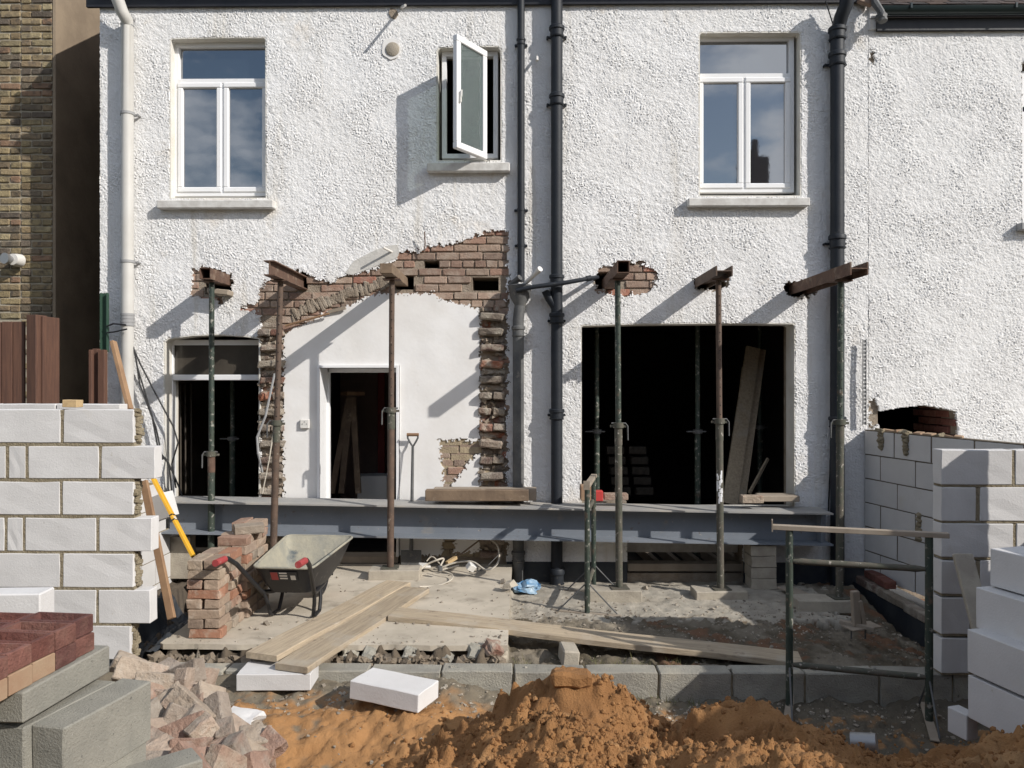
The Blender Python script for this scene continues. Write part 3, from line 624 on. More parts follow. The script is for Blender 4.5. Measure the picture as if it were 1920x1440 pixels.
# windows
def rectbars(mb, x0, x1, z0, z1, y, w, d, bev=.004):
    mb.box(((x0 + x1) / 2, y, z1 - w / 2), (x1 - x0, d, w), None, bev); mb.box(((x0 + x1) / 2, y, z0 + w / 2), (x1 - x0, d, w), None, bev)
    mb.box((x0 + w / 2, y, (z0 + z1) / 2), (w, d - .004, z1 - z0 - 2 * w + .006), None, bev); mb.box((x1 - w / 2, y, (z0 + z1) / 2), (w, d - .004, z1 - z0 - 2 * w + .006), None, bev)
def window(x0, x1, z0, z1, zt, y, parent):
    w = thing('window', None, None, ((x0 + x1) / 2, y, z0)); del wloc[w]; w.parent = parent; w.location = Vector(((x0 + x1) / 2, y, z0)) - wloc[parent]; wloc[w] = Vector(((x0 + x1) / 2, y, z0))
    mb = MB(); rectbars(mb, x0, x1, z0, z1, y, .05, .07); mb.box(((x0 + x1) / 2, y - .003, zt), (x1 - x0 - .094, .066, .05), None, .004)
    xm = (x0 + x1) / 2; mb.box((xm, y - .001, (z0 + .047 + zt - .022) / 2), (.036, .06, zt - z0 - .068), None, .003); mb.build('frame', M['upvc'], w)
    mb = MB(); mb.box((xm, y + .012, (zt + z1) / 2), (x1 - x0 - .08, .012, z1 - zt - .06)); mb.build('pane', M['glass'], w)
    for a, b in ((x0 + .038, xm - .008), (xm + .008, x1 - .038)):
        mb = MB(); rectbars(mb, a, b, z0 + .036, zt - .014, y - .022, .052, .05, .009); mb.build('sash', M['upvc'], w)
        mb = MB(); mb.box(((a + b) / 2, y - .012, (z0 + zt) / 2), (b - a - .09, .012, zt - z0 - .13)); mb.build('pane', M['glass'], w)
    return w
yw = WY + .10
def fx(px, Y=yw): return P(px, 0, Y).x
def fz(py, Y=yw): return P(0, py, Y).z
window(fx(329), fx(329) + .945, fz(371), fz(84), fz(157), yw, house)
window(fx(1487) - .955, fx(1487), fz(367), fz(76), fz(152), yw, house)
for x0, x1, y0, y1 in ((293, 512, 374, 389), (800, 956, 304, 320), (1291, 1519, 370, 385)):
    a = P(x0, y0, WY - .11); b = P(x1, y1, WY - .11); mb = MB()
    mb.box(((a.x + b.x) / 2, WY - .02, (a.z + b.z) / 2), (b.x - a.x, .18, a.z - b.z), (R(2.5), 0, 0), .008)
    xm0, xm1 = (a.x + .09, b.x - .07)
    mb.box(((xm0 + xm1) / 2, WY + .06, a.z - .012), (xm1 - xm0, .16, .03)); mb.build('window_sill', M['sill'], house)
# bathroom window with its sash swung open
x0, x1, z0, z1 = fx(829), fx(934), fz(302), fz(104)
w = thing('window', None, None, (x0, yw, z0)); w.parent = house; w.location = Vector((x0, yw, z0)) - wloc[house]; wloc[w] = Vector((x0, yw, z0))
w['label'] = 'small window with its obscured glass sash swung open'
mb = MB(); rectbars(mb, x0, x1, z0, z1, yw, .045, .07); mb.build('frame', M['upvc'], w)
hp = Vector((P(910, 0, 7.27).x, 7.27, P(0, 303, 7.27).z)); dvec = Vector((P(853, 0, 6.90).x, 6.90, hp.z)) - hp
ang = math.atan2(dvec.y, dvec.x); L = dvec.length; Hs = P(0, 102, 7.27).z - hp.z
Mz = Matrix.Rotation(ang, 3, 'Z')
mb = MB()
for c, d in (((L / 2, 0, Hs - .03), (L, .055, .06)), ((L / 2, 0, .03), (L, .055, .06)), ((.03, 0, Hs / 2), (.06, .051, Hs - .116)), ((L - .03, 0, Hs / 2), (.06, .051, Hs - .116))):
    mb.box(hp + Mz @ Vector(c), d, Mz, .006)
mb.build('sash', M['upvc'], w)
mb = MB(); mb.box(hp + Mz @ Vector((L / 2, 0, Hs / 2)), (L - .1, .02, Hs - .1), Mz); mb.build('pane', M['frost'], w)
mb = MB(); mb.box(hp + Mz @ Vector((L - .03, .035, Hs * .45)), (.02, .03, .1), Mz, .006); mb.tube([hp + Mz @ Vector((L - .03, .05, Hs * .45)), hp + Mz @ Vector((L - .03, .052, Hs * .45 + .06))], .009, 6); mb.build('handle', M['socket'], w)
mb = MB(); mb.bar(P(870, 301, 7.22), P(905, 294, 7.3), .012, .004); mb.bar(P(915, 300, 7.25), P(930, 296, 7.35), .012, .004); mb.build('stay', M['galv'], w)
# kitchen opening frame with its toplight
yk = WY + .16; kx0 = P(318, 0, yk).x; kx1 = W(489, 0)[0] - .015; kz1 = P(0, 638, yk).z; kzt = P(0, 708, yk).z; kz0 = P(0, 1035, yk).z
w = thing('window', None, None, (kx0, yk, kz0)); w.parent = house; w.location = Vector((kx0, yk, kz0)) - wloc[house]; wloc[w] = Vector((kx0, yk, kz0))
w['label'] = 'white frame with dusty toplight over an open doorway'
mb = MB(); mb.box(((kx0 + kx1) / 2, yk, kz1 - .025), (kx1 - kx0, .07, .05), None, .004); mb.box(((kx0 + kx1) / 2, yk - .002, kzt), (kx1 - kx0 - .09, .08, .055), None, .006)
mb.box((kx0 + .024, yk, (kz0 + kz1 - .05) / 2), (.048, .074, kz1 - kz0 - .052), None, .004); mb.box((kx1 - .012, yk, (kz0 + kz1 - .05) / 2), (.024, .074, kz1 - kz0 - .052), None, .004); mb.build('frame', M['upvc'], w)
mb = MB(); mb.box(((kx0 + kx1) / 2, yk + .005, (kz1 + kzt) / 2), (kx1 - kx0 - .06, .012, kz1 - kzt - .06)); mb.build('pane', M['dirtyglass'], w)
# door lining
dx0, dx1, dz1 = door[0][0], door[1][0], door[0][1]; dz0 = W(0, 1040)[1]
w = thing('door_lining', None, None, (dx0, WY, dz0)); w.parent = house; w.location = Vector((dx0, WY, dz0)) - wloc[house]; wloc[w] = Vector((dx0, WY, dz0))
mb = MB(); mb.box((dx0 + .012, WY + .12, (dz0 + dz1) / 2), (.022, .34, dz1 - dz0)); mb.box((dx0 + .022, WY + .27, (dz0 + dz1) / 2 - .01), (.045, .05, dz1 - dz0 - .03), None, .003); mb.build('jamb', M['upvc'], w)
mb = MB(); mb.box((dx1 - .012, WY + .12, (dz0 + dz1) / 2), (.022, .34, dz1 - dz0)); mb.build('jamb', M['upvc'], w)
mb = MB(); mb.box(((dx0 + dx1) / 2, WY + .12, dz1 - .012), (dx1 - dx0 - .05, .34, .022)); mb.box(((dx0 + dx1) / 2, WY + .27, dz1 - .045), (dx1 - dx0 - .05, .05, .04), None, .003); mb.build('head', M['upvc'], w)
# cement patch and overflow stub by the scar
mb = MB(); pp = WP([(648, 513), (665, 490), (700, 472), (725, 462), (745, 460), (750, 472), (745, 484), (720, 494), (690, 506), (660, 516)])
mb.prism(pp, [], WY - .029, WY - .005); mb.build('cement_patch', M['lead'], house)
def stub(px, py, qx, qy, ye_, r, m, cap):
    mb = MB(); mb.tube([P(px, py, WY - .01), P(qx, qy, ye_)], r, 10); o = mb.build('overflow_pipe', M[m], house, True)
    return o
stub(736, 473, 718, 464, 7.12, .011, 'socket', 1)
stub(752, 14, 760, 10, 7.0, .012, 'socket', 1)
stub(1007, 104, 1007, 114, 7.16, .013, 'socket', 1)
mb = MB(); mb.tube([P(796, 474, 7.24), P(797, 455, 7.22), P(796, 434, 7.2)], .006, 6); mb.build('rusty_rod', M['rust'], house)
mb = MB(); c = P(736, 92, 7.26); mb.tube([c + Vector((0, .03, 0)), c + Vector((0, -.002, 0)), c + Vector((0, -.008, 0))], .068, 24, rs=[.066, .066, .058]); mb.build('vent_cap', M['padconc'], house, True)
mb = MB(); mb.prism([(c.x - .02 + (.095 + .03 * mnoise.noise(Vector((math.cos(q), math.sin(q), 3)) * 1.6)) * math.cos(q), c.z + (.095 + .03 * mnoise.noise(Vector((math.cos(q), math.sin(q), 3)) * 1.6)) * math.sin(q)) for q in [k * math.pi / 14 for k in range(28)]], [], WY - .036, WY - .02); mb.build('vent_surround', M['plaster'], house, True)
mb = MB(); mb.prism(WP([(733, 18), (745, 22), (748, 30), (742, 38), (735, 36), (730, 28)]), [], WY - .038, WY - .02); mb.build('mortar_spot', M['mortar'], house)

# ------------------------------------------------------------ pipes on the wall
def pipe(name, pts, r, m, collars=(), brackets=(), label=None, cm=None, parent=house, ears=True):
    mb = MB(); mb.tube(pts, r, 16); o = mb.build(name, m, parent, True)
    if label: o['label'] = label
    for p, h, rr in collars:
        mb = MB(); p = Vector(p); z = Vector((0, 0, 1))
        mb.tube([p - z * h / 2, p - z * h * .4, p - z * h * .38, p + z * h * .12, p + z * h * .18, p + z * h * .42, p + z * h / 2], rr, 16, rs=[rr * .9, rr * .96, rr * .86, rr * .86, rr, rr, rr * .9]); mb.build('collar', cm or m, o, True)
    for p, wd in brackets:
        mb = MB(); p = Vector(p); mb.tube([p - Vector((0, 0, .012)), p + Vector((0, 0, .012))], r * 1.12, 16); mb.box(p + Vector((0, r * .9, 0)), (wd, .02, .022), None, .003)
        mb.tube([p + Vector((wd / 2, r * .6, 0)), p + Vector((wd / 2, r * 1.6, 0))], .011, 8); mb.tube([p + Vector((-wd / 2, r * .6, 0)), p + Vector((-wd / 2, r * 1.6, 0))], .011, 8); mb.build('bracket', cm or m, o, True)
    return o
Y1 = 7.19
def Q(x, y, Y=Y1): return P(x, y, Y)
xg = Q(239, 400).x
def V(px, py, Y=Y1): return (px, Y, P(0, py, Y).z)
pipe('downpipe', [Q(216, -22, 7.05), Q(221, 0, 7.08), Q(229, 22, 7.12), Q(238, 38, 7.16), Q(239, 50), V(xg, 300), V(xg, 600), (xg, Y1, -.3)], .055, M['greypipe'],
     collars=[(V(xg, 42), .09, .064)], brackets=[(V(xg, 214), .16), (V(xg, 491), .16)], label='pale grey downpipe at the left end of the house', cm=M['greydark'])
mb = MB(); mb.tube([V(xg, 612), V(xg, 588)], .06, 16)
for k in range(4): mb.tube([V(xg, 590 + 6.5 * k), V(xg, 592 + 6.5 * k)], .0635, 16)
mb.build('joint_ring', M['greydark'], house, True)
xt = Q(977, 300, 7.22).x
pipe('downpipe', [V(xt, -30, 7.22), V(xt, 530, 7.22)], .034, M['black'], collars=[(V(xt, 84, 7.22), .06, .043)], brackets=[(V(xt, 88, 7.22), .1), (V(xt, 396, 7.22), .11), (V(xt, 462, 7.22), .1)], label='thin black downpipe emptying into the hopper')
mb = MB(); c = Vector(V(xt - .01, 548, 7.2))
mb.tube([c + Vector((0, 0, .06)), c + Vector((0, 0, .05)), c + Vector((0, 0, -.0)), c + Vector((0, 0, -.06)), c + Vector((0, 0, -.13)), c + Vector((0, 0, -.2))], .1, 12, rs=[.11, .115, .1, .09, .05, .045]); mb.build('hopper', M['oldiron'], house, True)
xh = Q(972, 700, 7.2).x
pipe('downpipe', [V(xt - .01, 575, 7.2), V(xh, 600, 7.2), V(xh, 800, 7.2), (xh, 7.2, -.22)], .052, M['oldiron'], collars=[(V(xh, 622, 7.2), .1, .064), (V(xh, 1040, 7.2), .1, .066)], label='weathered grey pipe below the hopper')
xs1 = Q(1044, 400).x
pipe('soil_pipe', [V(xs1, -30), V(xs1, 300), V(xs1, 700), (xs1, Y1, -.25)], .054, M['black'], collars=[(V(xs1, 66), .11, .073), (V(xs1, 192), .11, .073), (V(xs1, 527), .10, .072), (V(xs1, 598), .10, .073), (V(xs1, 776), .10, .073), (V(xs1, 1078), .16, .075)],
     brackets=[(V(xs1, 72), .17), (V(xs1, 198), .17), (V(xs1, 602), .15), (V(xs1, 778), .15)], label='black soil pipe between the open window and the large opening')
mb = MB(); mb.tube([Q(1042, 575), Q(1030, 560), Q(1024, 545)], .036, 10, rs=[.05, .04, .045]); mb.build('branch_boss', M['black'], house, True)
mb = MB(); mb.tube([P(968, 545, 7.1), P(1000, 538, 7.08), P(1060, 530, 7.08), P(1105, 522, 7.12), P(1120, 520, 7.3)], .021, 10); mb.tube([P(1100, 523, 7.12), P(1108, 521, 7.13)], .028, 10); mb.build('waste_pipe', M['black'], house, True)
mb = MB(); mb.tube([P(978, 538, 7.18), P(1010, 507, 7.0)], .021, 10); mb.tube([P(1007, 510, 7.02), P(1013, 504, 6.98)], .027, 10); mb.build('waste_pipe', M['socket'], house, True)
mb = MB(); mb.tube([P(958, 534, 7.2), P(975, 520, 7.12)], .028, 10); mb.build('waste_pipe', M['oldiron'], house, True)
xs2 = Q(1570, 400).x
pipe('soil_pipe', [Q(1590, -24, 7.05), Q(1587, 8, 7.08), Q(1577, 32, 7.14), Q(1572, 52), V(xs2, 70), V(xs2, 700), (xs2, Y1, -.3)], .062, M['black'], collars=[(V(xs2, 72), .12, .082), (V(xs2, 119), .13, .08), (V(xs2, 457), .13, .08), (V(xs2, 790), .1, .08)],
     brackets=[(V(xs2, 126), .19), (V(xs2, 459), .19)], label='thick black soil pipe at the right end of the house')
mb = MB(); mb.tube([P(1548, 2, 7.2), P(1562, 46, 7.22), P(1559, 120, 7.25), P(1558, 400, 7.26), P(1558, 600, 7.26), P(1557, 860, 7.26), P(1553, 960, 7.26)], .006, 6); mb.build('cable', M['cable'], house)
# outside cables hanging by the kitchen
for pts in ([(250, 650), (258, 690), (285, 780), (298, 850), (316, 868), (330, 900), (342, 930)], [(248, 648), (262, 680), (290, 735), (325, 800), (334, 830), (322, 870), (330, 915)], [(299, 848), (312, 862), (318, 880), (322, 925)], [(255, 672), (262, 720), (292, 800), (305, 862)]):
    mb = MB(); mb.tube([P(x, y, 7.2) for x, y in pts], .0075, 6); mb.build('cable', M['cable'], house)
for pts in ([(200, 612), (212, 607), (236, 609)], [(200, 624), (215, 622), (238, 617)]):
    mb = MB(); mb.tube([P(x, y, 7.1) for x, y in pts], .008, 6); mb.build('cable', M['cable'], house)
mb = MB(); mb.tube([P(527, 640, 7.15), P(520, 760, 7.12), P(505, 860, 7.1), P(492, 925, 7.15)], .006, 6); mb.build('cable', M['wcable'], house)
mb = MB(); mb.tube([P(515, 700, 7.15), P(498, 780, 7.12), P(482, 820, 7.12), P(484, 850, 7.12), P(492, 885, 7.2)], .011, 6); mb.build('conduit', M['greydark'], house)
# socket on the plaster
sk_ = MB(); c = P(571, 795, WY - .05); sk_.box(c + Vector((0, .012, 0)), (.088, .03, .088), None, .006); so_ = sk_.build('socket', M['socket'], house)
mb = MB()
for q in ((-.02, .0), (.02, .0), (0, .02)): mb.box(c + Vector((q[0], -.005, q[1])), (.008, .004, .006))
mb.build('slot', M['hole'], so_)

# ------------------------------------------------------------ neighbouring house, right
nh = thing('neighbouring_house', 'white pebbledashed neighbouring house at the right edge with lower eaves', 'house', (4.3, 7.5, -.15))
TOP2 = W(1800, 66)[1] + .04
winr = WP([(1913, 118), (1990, 118), (1990, 428), (1913, 428)])
coat('rendered_wall', XR + .004, XRR, TOP2, -.2, [winr, arch], [chipped, WP([(1626, 748), (1640, 742), (1645, 765), (1652, 772), (1646, 800), (1626, 800)])], M['dash2'], 200, nh)
mb = MB(); mb.prism([(XR + .004, -.33), (XRR, -.33), (XRR, TOP2), (XR + .004, TOP2)], [winr, arch], WY + .004, WY + .25); mb.build('masonry_core', M['mortar'], nh)
# raised end strip of the first house above the lower eaves
mb = MB(); mb.box((W(1634, 0)[0], WY - .012, (W(0, 20)[1] + TOP2) / 2 + .05), (.085, .06, .35), None, .01); mb.build('wall_end', M['dash'], house)
zn = TOP2
mb = MB(); mb.box(((XR + XRR) / 2 + .04, WY - .05, zn + .03), (XRR - XR - .05, .03, .10)); mb.build('fascia', M['fascia'], nh)
gn = gutter(XR + .06, XRR, WY - .125, zn + .155, .06, 'gutter', M['gutter'], nh)
for px in (1690, 1882):
    mb = MB(); x = W(px, 0)[0]; mb.tube([(x - .012, WY - .125 + math.cos(a) * .064, zn + .155 + math.sin(a) * .064) for a in (0, 0.001)], .002, 4); mb.box((x, WY - .188, zn + .15), (.02, .012, .05), None, .003); mb.build('gutter_clip', M['gutter'], nh)
tm = brickmesh('roof_tile', (.162, .27, .014), M['tile'], 3, 80, .002, .002)
th = R(36)
for r_ in range(9):
    for c_ in range(12):
        x = XR + .12 + .166 * c_ + (.083 if r_ % 2 else 0); q = r_ * .1
        inst('roof_tile', tm[g.randrange(3)], (x, WY - .08 + q * math.cos(th) + .1, zn + .21 + q * math.sin(th) + .07), (th - .05 + g.uniform(-.012, .012), g.uniform(-.02, .02), 0), nh)
mb = MB(); mb.add([(XR, WY - .05, zn + .10), (XRR, WY - .05, zn + .10), (XRR, WY + 4, zn + .10 + 4.05 * math.tan(th)), (XR, WY + 4, zn + .10 + 4.05 * math.tan(th))], [(0, 1, 2, 3)]); mb.build('roof', M['tile'], nh)
mb = MB(); mb.tube([W3 for W3 in (P(1636, -20, 7.2), P(1641, 6, 7.15), P(1652, 22, 7.12), P(1656, 40, 7.1))], .022, 8, rs=[.03, .035, .03, .04]); mb.box(P(1652, 32, 7.12), (.07, .1, .07), (0, .4, .3), .015); mb.build('verge_mortar', M['oldiron'], nh, True)
mb = MB(); mb.box(P(1622, 4, 7.22), (.14, .06, .05), (0, .3, 0), .01); mb.build('corbel_tile', M['oldbrick'], nh)
# its window, just in frame
x0 = P(1913, 0, WY + .08).x
w = thing('window', None, None, (x0, WY + .08, 3.2)); w.parent = nh; w.location = Vector((x0, WY + .08, 3.2)) - wloc[nh]; wloc[w] = Vector((x0, WY + .08, 3.2))
mb = MB(); z0, z1, zt = W(0, 425)[1], W(0, 140)[1], W(0, 210)[1]; mb.box((x0 + .02, WY + .08, (z0 + z1) / 2), (.05, .07, z1 - z0)); mb.box((x0 + .25, WY + .08, zt), (.5, .07, .045)); mb.box((x0 + .25, WY + .08, z0 + .03), (.5, .075, .05)); mb.build('frame', M['upvc'], w)
mb = MB(); mb.box((x0 + .25, WY + .09, (z0 + z1) / 2), (.5, .012, z1 - z0)); mb.build('pane', M['glass'], w)
mb = MB(); mb.box((x0 + .2, WY - .03, z0 - .04), (.62, .16, .07), None, .008); mb.build('window_sill', M['greydark'], nh)
# arched opening: brick cheek and lintel
bi = brickmesh('brick', (.10, .213, .064), M['redbrick'], 3, 95, .003, .005)
for k in range(8):
    for j in range(3): inst('brick', bi[(k + j) % 3], (W(1786, 0)[0] + .06, WY + .1 + .22 * j + (.11 if k % 2 else 0), W(0, 850)[1] + .075 * k), (0, 0, g.uniform(-.02, .02)), nh)
ws = MB(); a = P(1621, 636, 7.22); b = P(1621, 797, 7.22)
n = 22
for k in range(n):
    z = a.z + (b.z - a.z) * (k + .5) / n; ws.box((a.x, 7.225, z), (.032, .003, abs(a.z - b.z) / n * .62))
ws.box((a.x - .015, 7.223, (a.z + b.z) / 2), (.005, .012, a.z - b.z)); ws.box((a.x + .015, 7.223, (a.z + b.z) / 2), (.005, .012, a.z - b.z))
tag(ws.build('wall_starter_strip', M['galv']), 'thin perforated steel strip fixed upright above the right block wall', 'strip')

# ------------------------------------------------------------ yellow brick house, left
yh = thing('yellow_brick_house', 'yellow stock brick house at the left edge with a tan rendered flank', 'house', (-6, 8.5, -.25))
YB = 8.0; xe = P(98, 0, YB).x
mb = MB(); mb.box((xe - 1.0, YB + .16, 3.2), (2.0 - .01, .3, 7)); mb.build('masonry_core', M['stockmortar'], yh)
zt = P(0, -20, YB).z
full = [(-9, -9), (9, -9), (9, 9), (-9, 9)]
def brow2():
    z = P(0, 780, YB).z; k = 0; cnt = 0
    while z < zt:
        x = xe; j = k % 2
        x0_ = P(-12, 0, YB).x if z > P(0, 600, YB).z else P(60, 0, YB).x
        while x > x0_:
            hd = j % 2; L = .112 if hd else .222; ll = BR['stockh'] if hd else BR['stock']
            inst('brick', ll[g.randrange(len(ll))], (x - L / 2 + g.uniform(-.003, .003), YB + .05 - g.uniform(0, .008), z + g.uniform(-.002, .002)), (g.uniform(-.02, .02), g.choice((0, math.pi)) + g.uniform(-.012, .012), g.uniform(-.02, .02)), yh); cnt += 1
            x -= L; j += 1
        z += .0752; k += 1
    return cnt
brow2()
mb = MB(); mb.box((xe + .02, YB + 2.0, 3.4), (.03, 4.0, 7.3)); mb.build('rendered_flank', M['tan'], yh)
mb = MB(); mb.box((xe + .9, YB + 4.0, 3.2), (1.9, .1, 7)); mb.build('alley_end_wall', M['stockmortar'], yh)
mb = MB(); mb.box((xe + .5, YB + 1.2, 4.3), (1.05, 1.4, 1.0)) 
lt = thing('outside_light', 'round white outside lamp on the yellow brick wall', 'lamp', P(38, 489, 7.96))
c = P(38, 489, 7.96); mb = MB(); mb.tube([c, c + Vector((-.01, -.05, 0)), c + Vector((-.015, -.1, .0))], .06, 18, rs=[.068, .066, .058]); mb.build('housing', M['socket'], lt, True)
mb = MB(); c2 = c + Vector((-.045, -.13, -.0)); mb.tube([c2 + Vector((.03, .04, 0)), c2, c2 + Vector((-.01, -.04, .0))], .05, 18, rs=[.02, .052, .056]); mb.build('spot_head', M['galv'], lt, True)

# ------------------------------------------------------------ gardens: fence pieces left, boundary fence right
fl = thing('timber_fence', 'red-brown stained board fence behind the left block wall', 'fence', (-4.6, 6.6, -.25))
zb = -.25; YF = 6.7
for k, (xa, xb, tp) in enumerate(((-22, 2, 604), (3, 23, 603), (24, 46, 603))):
    a, b = P(xa, tp, YF), P(xb, tp, YF); mb = MB(); mb.box(((a.x + b.x) / 2, YF + .01, (a.z + zb) / 2), (b.x - a.x - .003, .022, a.z - zb), None, .003); mb.build('board', M['fence'], fl)
a, b = P(49, 590, YF - .06), P(68, 590, YF - .06); mb = MB(); mb.box(((a.x + b.x) / 2 + .01, YF, (a.z + zb) / 2), (.10, .12, a.z - zb), (0, 0, R(-12)), .004); mb.build('post', M['fence'], fl)
mb = MB(); mb.box(((a.x + b.x) / 2 + .075, YF + .08, (a.z + zb) / 2 - .01), (.035, .2, a.z - zb), (0, 0, R(-8)), .003); mb.build('cover_board', M['fence'], fl)
fs = thing('fence_post', 'short red-brown timber post standing against the corner of the white house', 'post', (-4.0, 7.1, -.25))
for x0, x1, tp, yy in ((169, 176, 656, 7.0), (176, 186, 654, 7.04), (186, 199, 656, 7.0)):
    a, b = P(x0, tp, yy), P(x1, tp, yy); mb = MB(); mb.box(((a.x + b.x) / 2, yy, (a.z + zb) / 2), (b.x - a.x - .002, .06, a.z - zb), None, .004); mb.build('board', M['fence'], fs)
gs = MB(); a, b = P(188, 549, 7.12), P(201, 660, 7.12); cx = (a.x + b.x) / 2; w_ = b.x - a.x; zc = (a.z + b.z) / 2; hh = a.z - b.z
gs.box((cx, 7.15, zc), (w_, .006, hh)); gs.box((cx - w_ / 2 + .003, 7.13, zc), (.006, .036, hh)); gs.box((cx + w_ / 2 - .003, 7.13, zc), (.006, .036, hh))
for t_ in (.05, .7, .9): gs.tube([(cx + .01, 7.146, a.z - hh * t_), (cx + .01, 7.138, a.z - hh * t_)], .009, 8)
tag(gs.build('steel_channel', M['greensteel']), 'green steel channel upright fixed at the left corner of the white house', 'channel')
fr = thing('boundary_fence', 'unseen close-boarded garden fence right of the picture, shading the foreground', 'fence', (3.5, 1.5, -.25))
for k in range(44):
    ht = 2.10 if k > 38 else 1.88 if k > 31 else 2.42; mb = MB(); mb.box((3.5 + .002 * (k % 2), -2.2 + .15 * k, -.25 + ht / 2), (.022, .146, ht + .01 * (k % 3))); mb.build('board', M['fence'], fr)  # unseen boards, heights stepped to throw shade on the sand and pier

# ------------------------------------------------------------ block walls
blk = brickmesh('block', (.44, .10, .215), M['white'], 4, 120, .0022, .004, cuts=2)
def block(parent, xa, xb, z, y, k=0, d=.1, rz=0, h=1.0):
    return inst('block', blk[k % 4], ((xa + xb) / 2, y, z), (g.uniform(-.004, .004), g.choice((0, math.pi)), rz + g.uniform(-.003, .003)), parent, ((xb - xa) / .44, d / .1, h))
YL = 4.78; zof = lambda py: P(0, py, YL).z
lw = thing('block_wall', 'white aerated block wall at the left with a toothed end', 'wall', (-3, YL + .05, -.25))
rows = [(768, 830, [(-150, -22), (-18, 113), (119, 250)]), (837, 897, [(-86, 10), (17, 47), (53, 185), (190, 290)]), (903, 965, [(-150, -22), (-16, 112), (117, 250)]), (971, 1033, [(-126, 8), (14, 42), (47, 180), (186, 284)]), (1038, 1101, [(-150, -22), (-16, 112), (118, 250)]), (1106, 1168, [(-90, 43), (48, 180), (185, 281)]), (1173, 1236, [(-20, 110), (114, 244)])]
for r_, (ya, yb, bl) in enumerate(rows):
    zm = (zof(ya) + zof(yb)) / 2; hh = zof(ya) - zof(yb)
    for j, (xa, xb) in enumerate(bl): block(lw, P(xa, 0, YL).x, P(xb, 0, YL).x, zm, YL + .05, r_ * 3 + j, h=hh / .215)
    end = P(bl[-1][1], 0, YL).x
    mb = MB(); mb.box(((P(-150, 0, YL).x + end) / 2 - .004, YL + .052, zm), (end - P(-150, 0, YL).x - .012, .097, hh - .004)); mb.build('mortar', M['blockmortar'], lw)
    if r_ < len(rows) - 1:
        e2 = min(end, P(rows[r_ + 1][2][-1][1], 0, YL).x); zb_ = (zof(yb) + zof(rows[r_ + 1][0])) / 2
        mb = MB(); mb.box(((P(-150, 0, YL).x + e2) / 2, YL + .052, zb_), (e2 - P(-150, 0, YL).x, .094, .024)); mb.build('mortar', M['blockmortar'], lw)
    if r_ % 2 == 0:
        n_ = 9; mb = MB()
        for q in range(n_): mb.box((end + .004 + g.uniform(-.004, .006), YL + .052 + g.uniform(-.012, .012), zm + (q - n_ / 2 + .5) * hh / n_), (.02 + g.uniform(0, .014), .05 + g.uniform(0, .03), hh / n_ * 1.1), (g.uniform(-.3, .3), 0, g.uniform(-.3, .3)), .004)
        mb.build('mortar', M['blockmortar'], lw)
# second leaf just behind
zt_ = P(0, 757, 5.15).z
for j, (xa, xb) in enumerate(((-130, -2), (0, 112), (114, 232))):
    for q in range(3): block(lw, P(xa, 0, 5.1).x, P(xb, 0, 5.1).x, zt_ - .107 - .225 * q, 5.10, j + q)
cub = MB(); a, b = P(113, 750, YL), P(139, 764, YL); cub.box(((a.x + b.x) / 2, YL + .06, (a.z + b.z) / 2), (b.x - a.x, .09, a.z - b.z), (0, .03, .1), .003)
tag(cub.build('timber_offcut', M['newtimber']), 'small sawn timber offcut on top of the left block wall', 'offcut')
# side leaf running back to the house on the left
ls = thing('block_wall', 'stepped white block wall running back to the house behind the toothed wall', 'wall', (-3.3, 6.2, -.25))
XS = -3.29
bs = brickmesh('block', (.10, .44, .215), M['white'], 3, 140, .0015, .003)
for r_ in range(7):
    z = -.30 + .1075 + .2245 * r_; yend = [7.22, 7.22, 7.05, 6.98, 6.84, 6.6, 6.3][r_]
    y = yend; k = 0
    while y > 5.2:
        L = .44 if k else (.44 if r_ % 2 else .215)
        inst('block', bs[g.randrange(3)], (XS + g.uniform(-.003, .003), y - L / 2, z), (0, 0, g.uniform(-.01, .01)), ls, (1, L / .44, 1)); y -= L + .01; k += 1
    mb = MB(); mb.box((XS, (yend + 5.2) / 2, z + .005), (.086, yend - 5.2 - .02, .222)); mb.build('mortar', M['blockmortar'], ls)
tb = inst('loose_block', bs[0], (P(290, 0, 6.7).x - .0, 6.72, P(0, 955, 6.7).z), (0, R(0), R(20)), None); tb.rotation_euler = (R(-18), R(-4), R(62)); tag(tb, 'white block resting tilted on the stepped side wall', 'block')
# right side wall, on a brick and bitumen plinth
rw = thing('block_wall', 'long shaded white block wall receding to the house on the right', 'wall', (3.4, 6, -.25))
def RX(y): return 3.215 + (7.3 - y) * .195
for r_ in range(6):
    z = -.08 + .1125 + .225 * r_ - .003; y = 7.27 - (.0 if r_ % 2 else 0); k = 0; first = .215 if r_ % 2 == 0 else .44
    if r_ == 5: first = .40
    while y > 4.1:
        L = first if k == 0 else .44
        yc = y - L / 2; x = RX(yc) + .05
        inst('block', bs[g.randrange(3)], (x + g.uniform(-.002, .002), yc, z), (0, 0, math.atan(.195) + g.uniform(-.004, .004)), rw, (1, L / .44 * 1.008, 1)); y -= L + .011; k += 1
    mb = MB(); a = Vector((RX(7.27) + .05, 7.27, z + .006)); b = Vector((RX(4.1) + .05, 4.1, z + .006)); mb.bar(a, b, .090, .221); mb.build('mortar', M['shademortar'], rw)
for (px, py0, py1) in ((1652, 805, 842), (1698, 808, 850), (1724, 962, 1015)):
    n_ = 6; mb = MB()
    for q in range(n_):
        py = py0 + (py1 - py0) * (q + .5) / n_
        t_ = None
        best = min(((abs(P(px, py, yy / 100).x - RX(yy / 100)), yy / 100) for yy in range(560, 735, 2)))
        p = P(px, py, best[1]); mb.box(p + Vector((.0, 0, 0)), (.03 + g.uniform(0, .015), .05 + g.uniform(0, .03), .04), (g.random(), g.random(), g.random()), .006)
    mb.build('mortar', M['blockmortar'], rw)
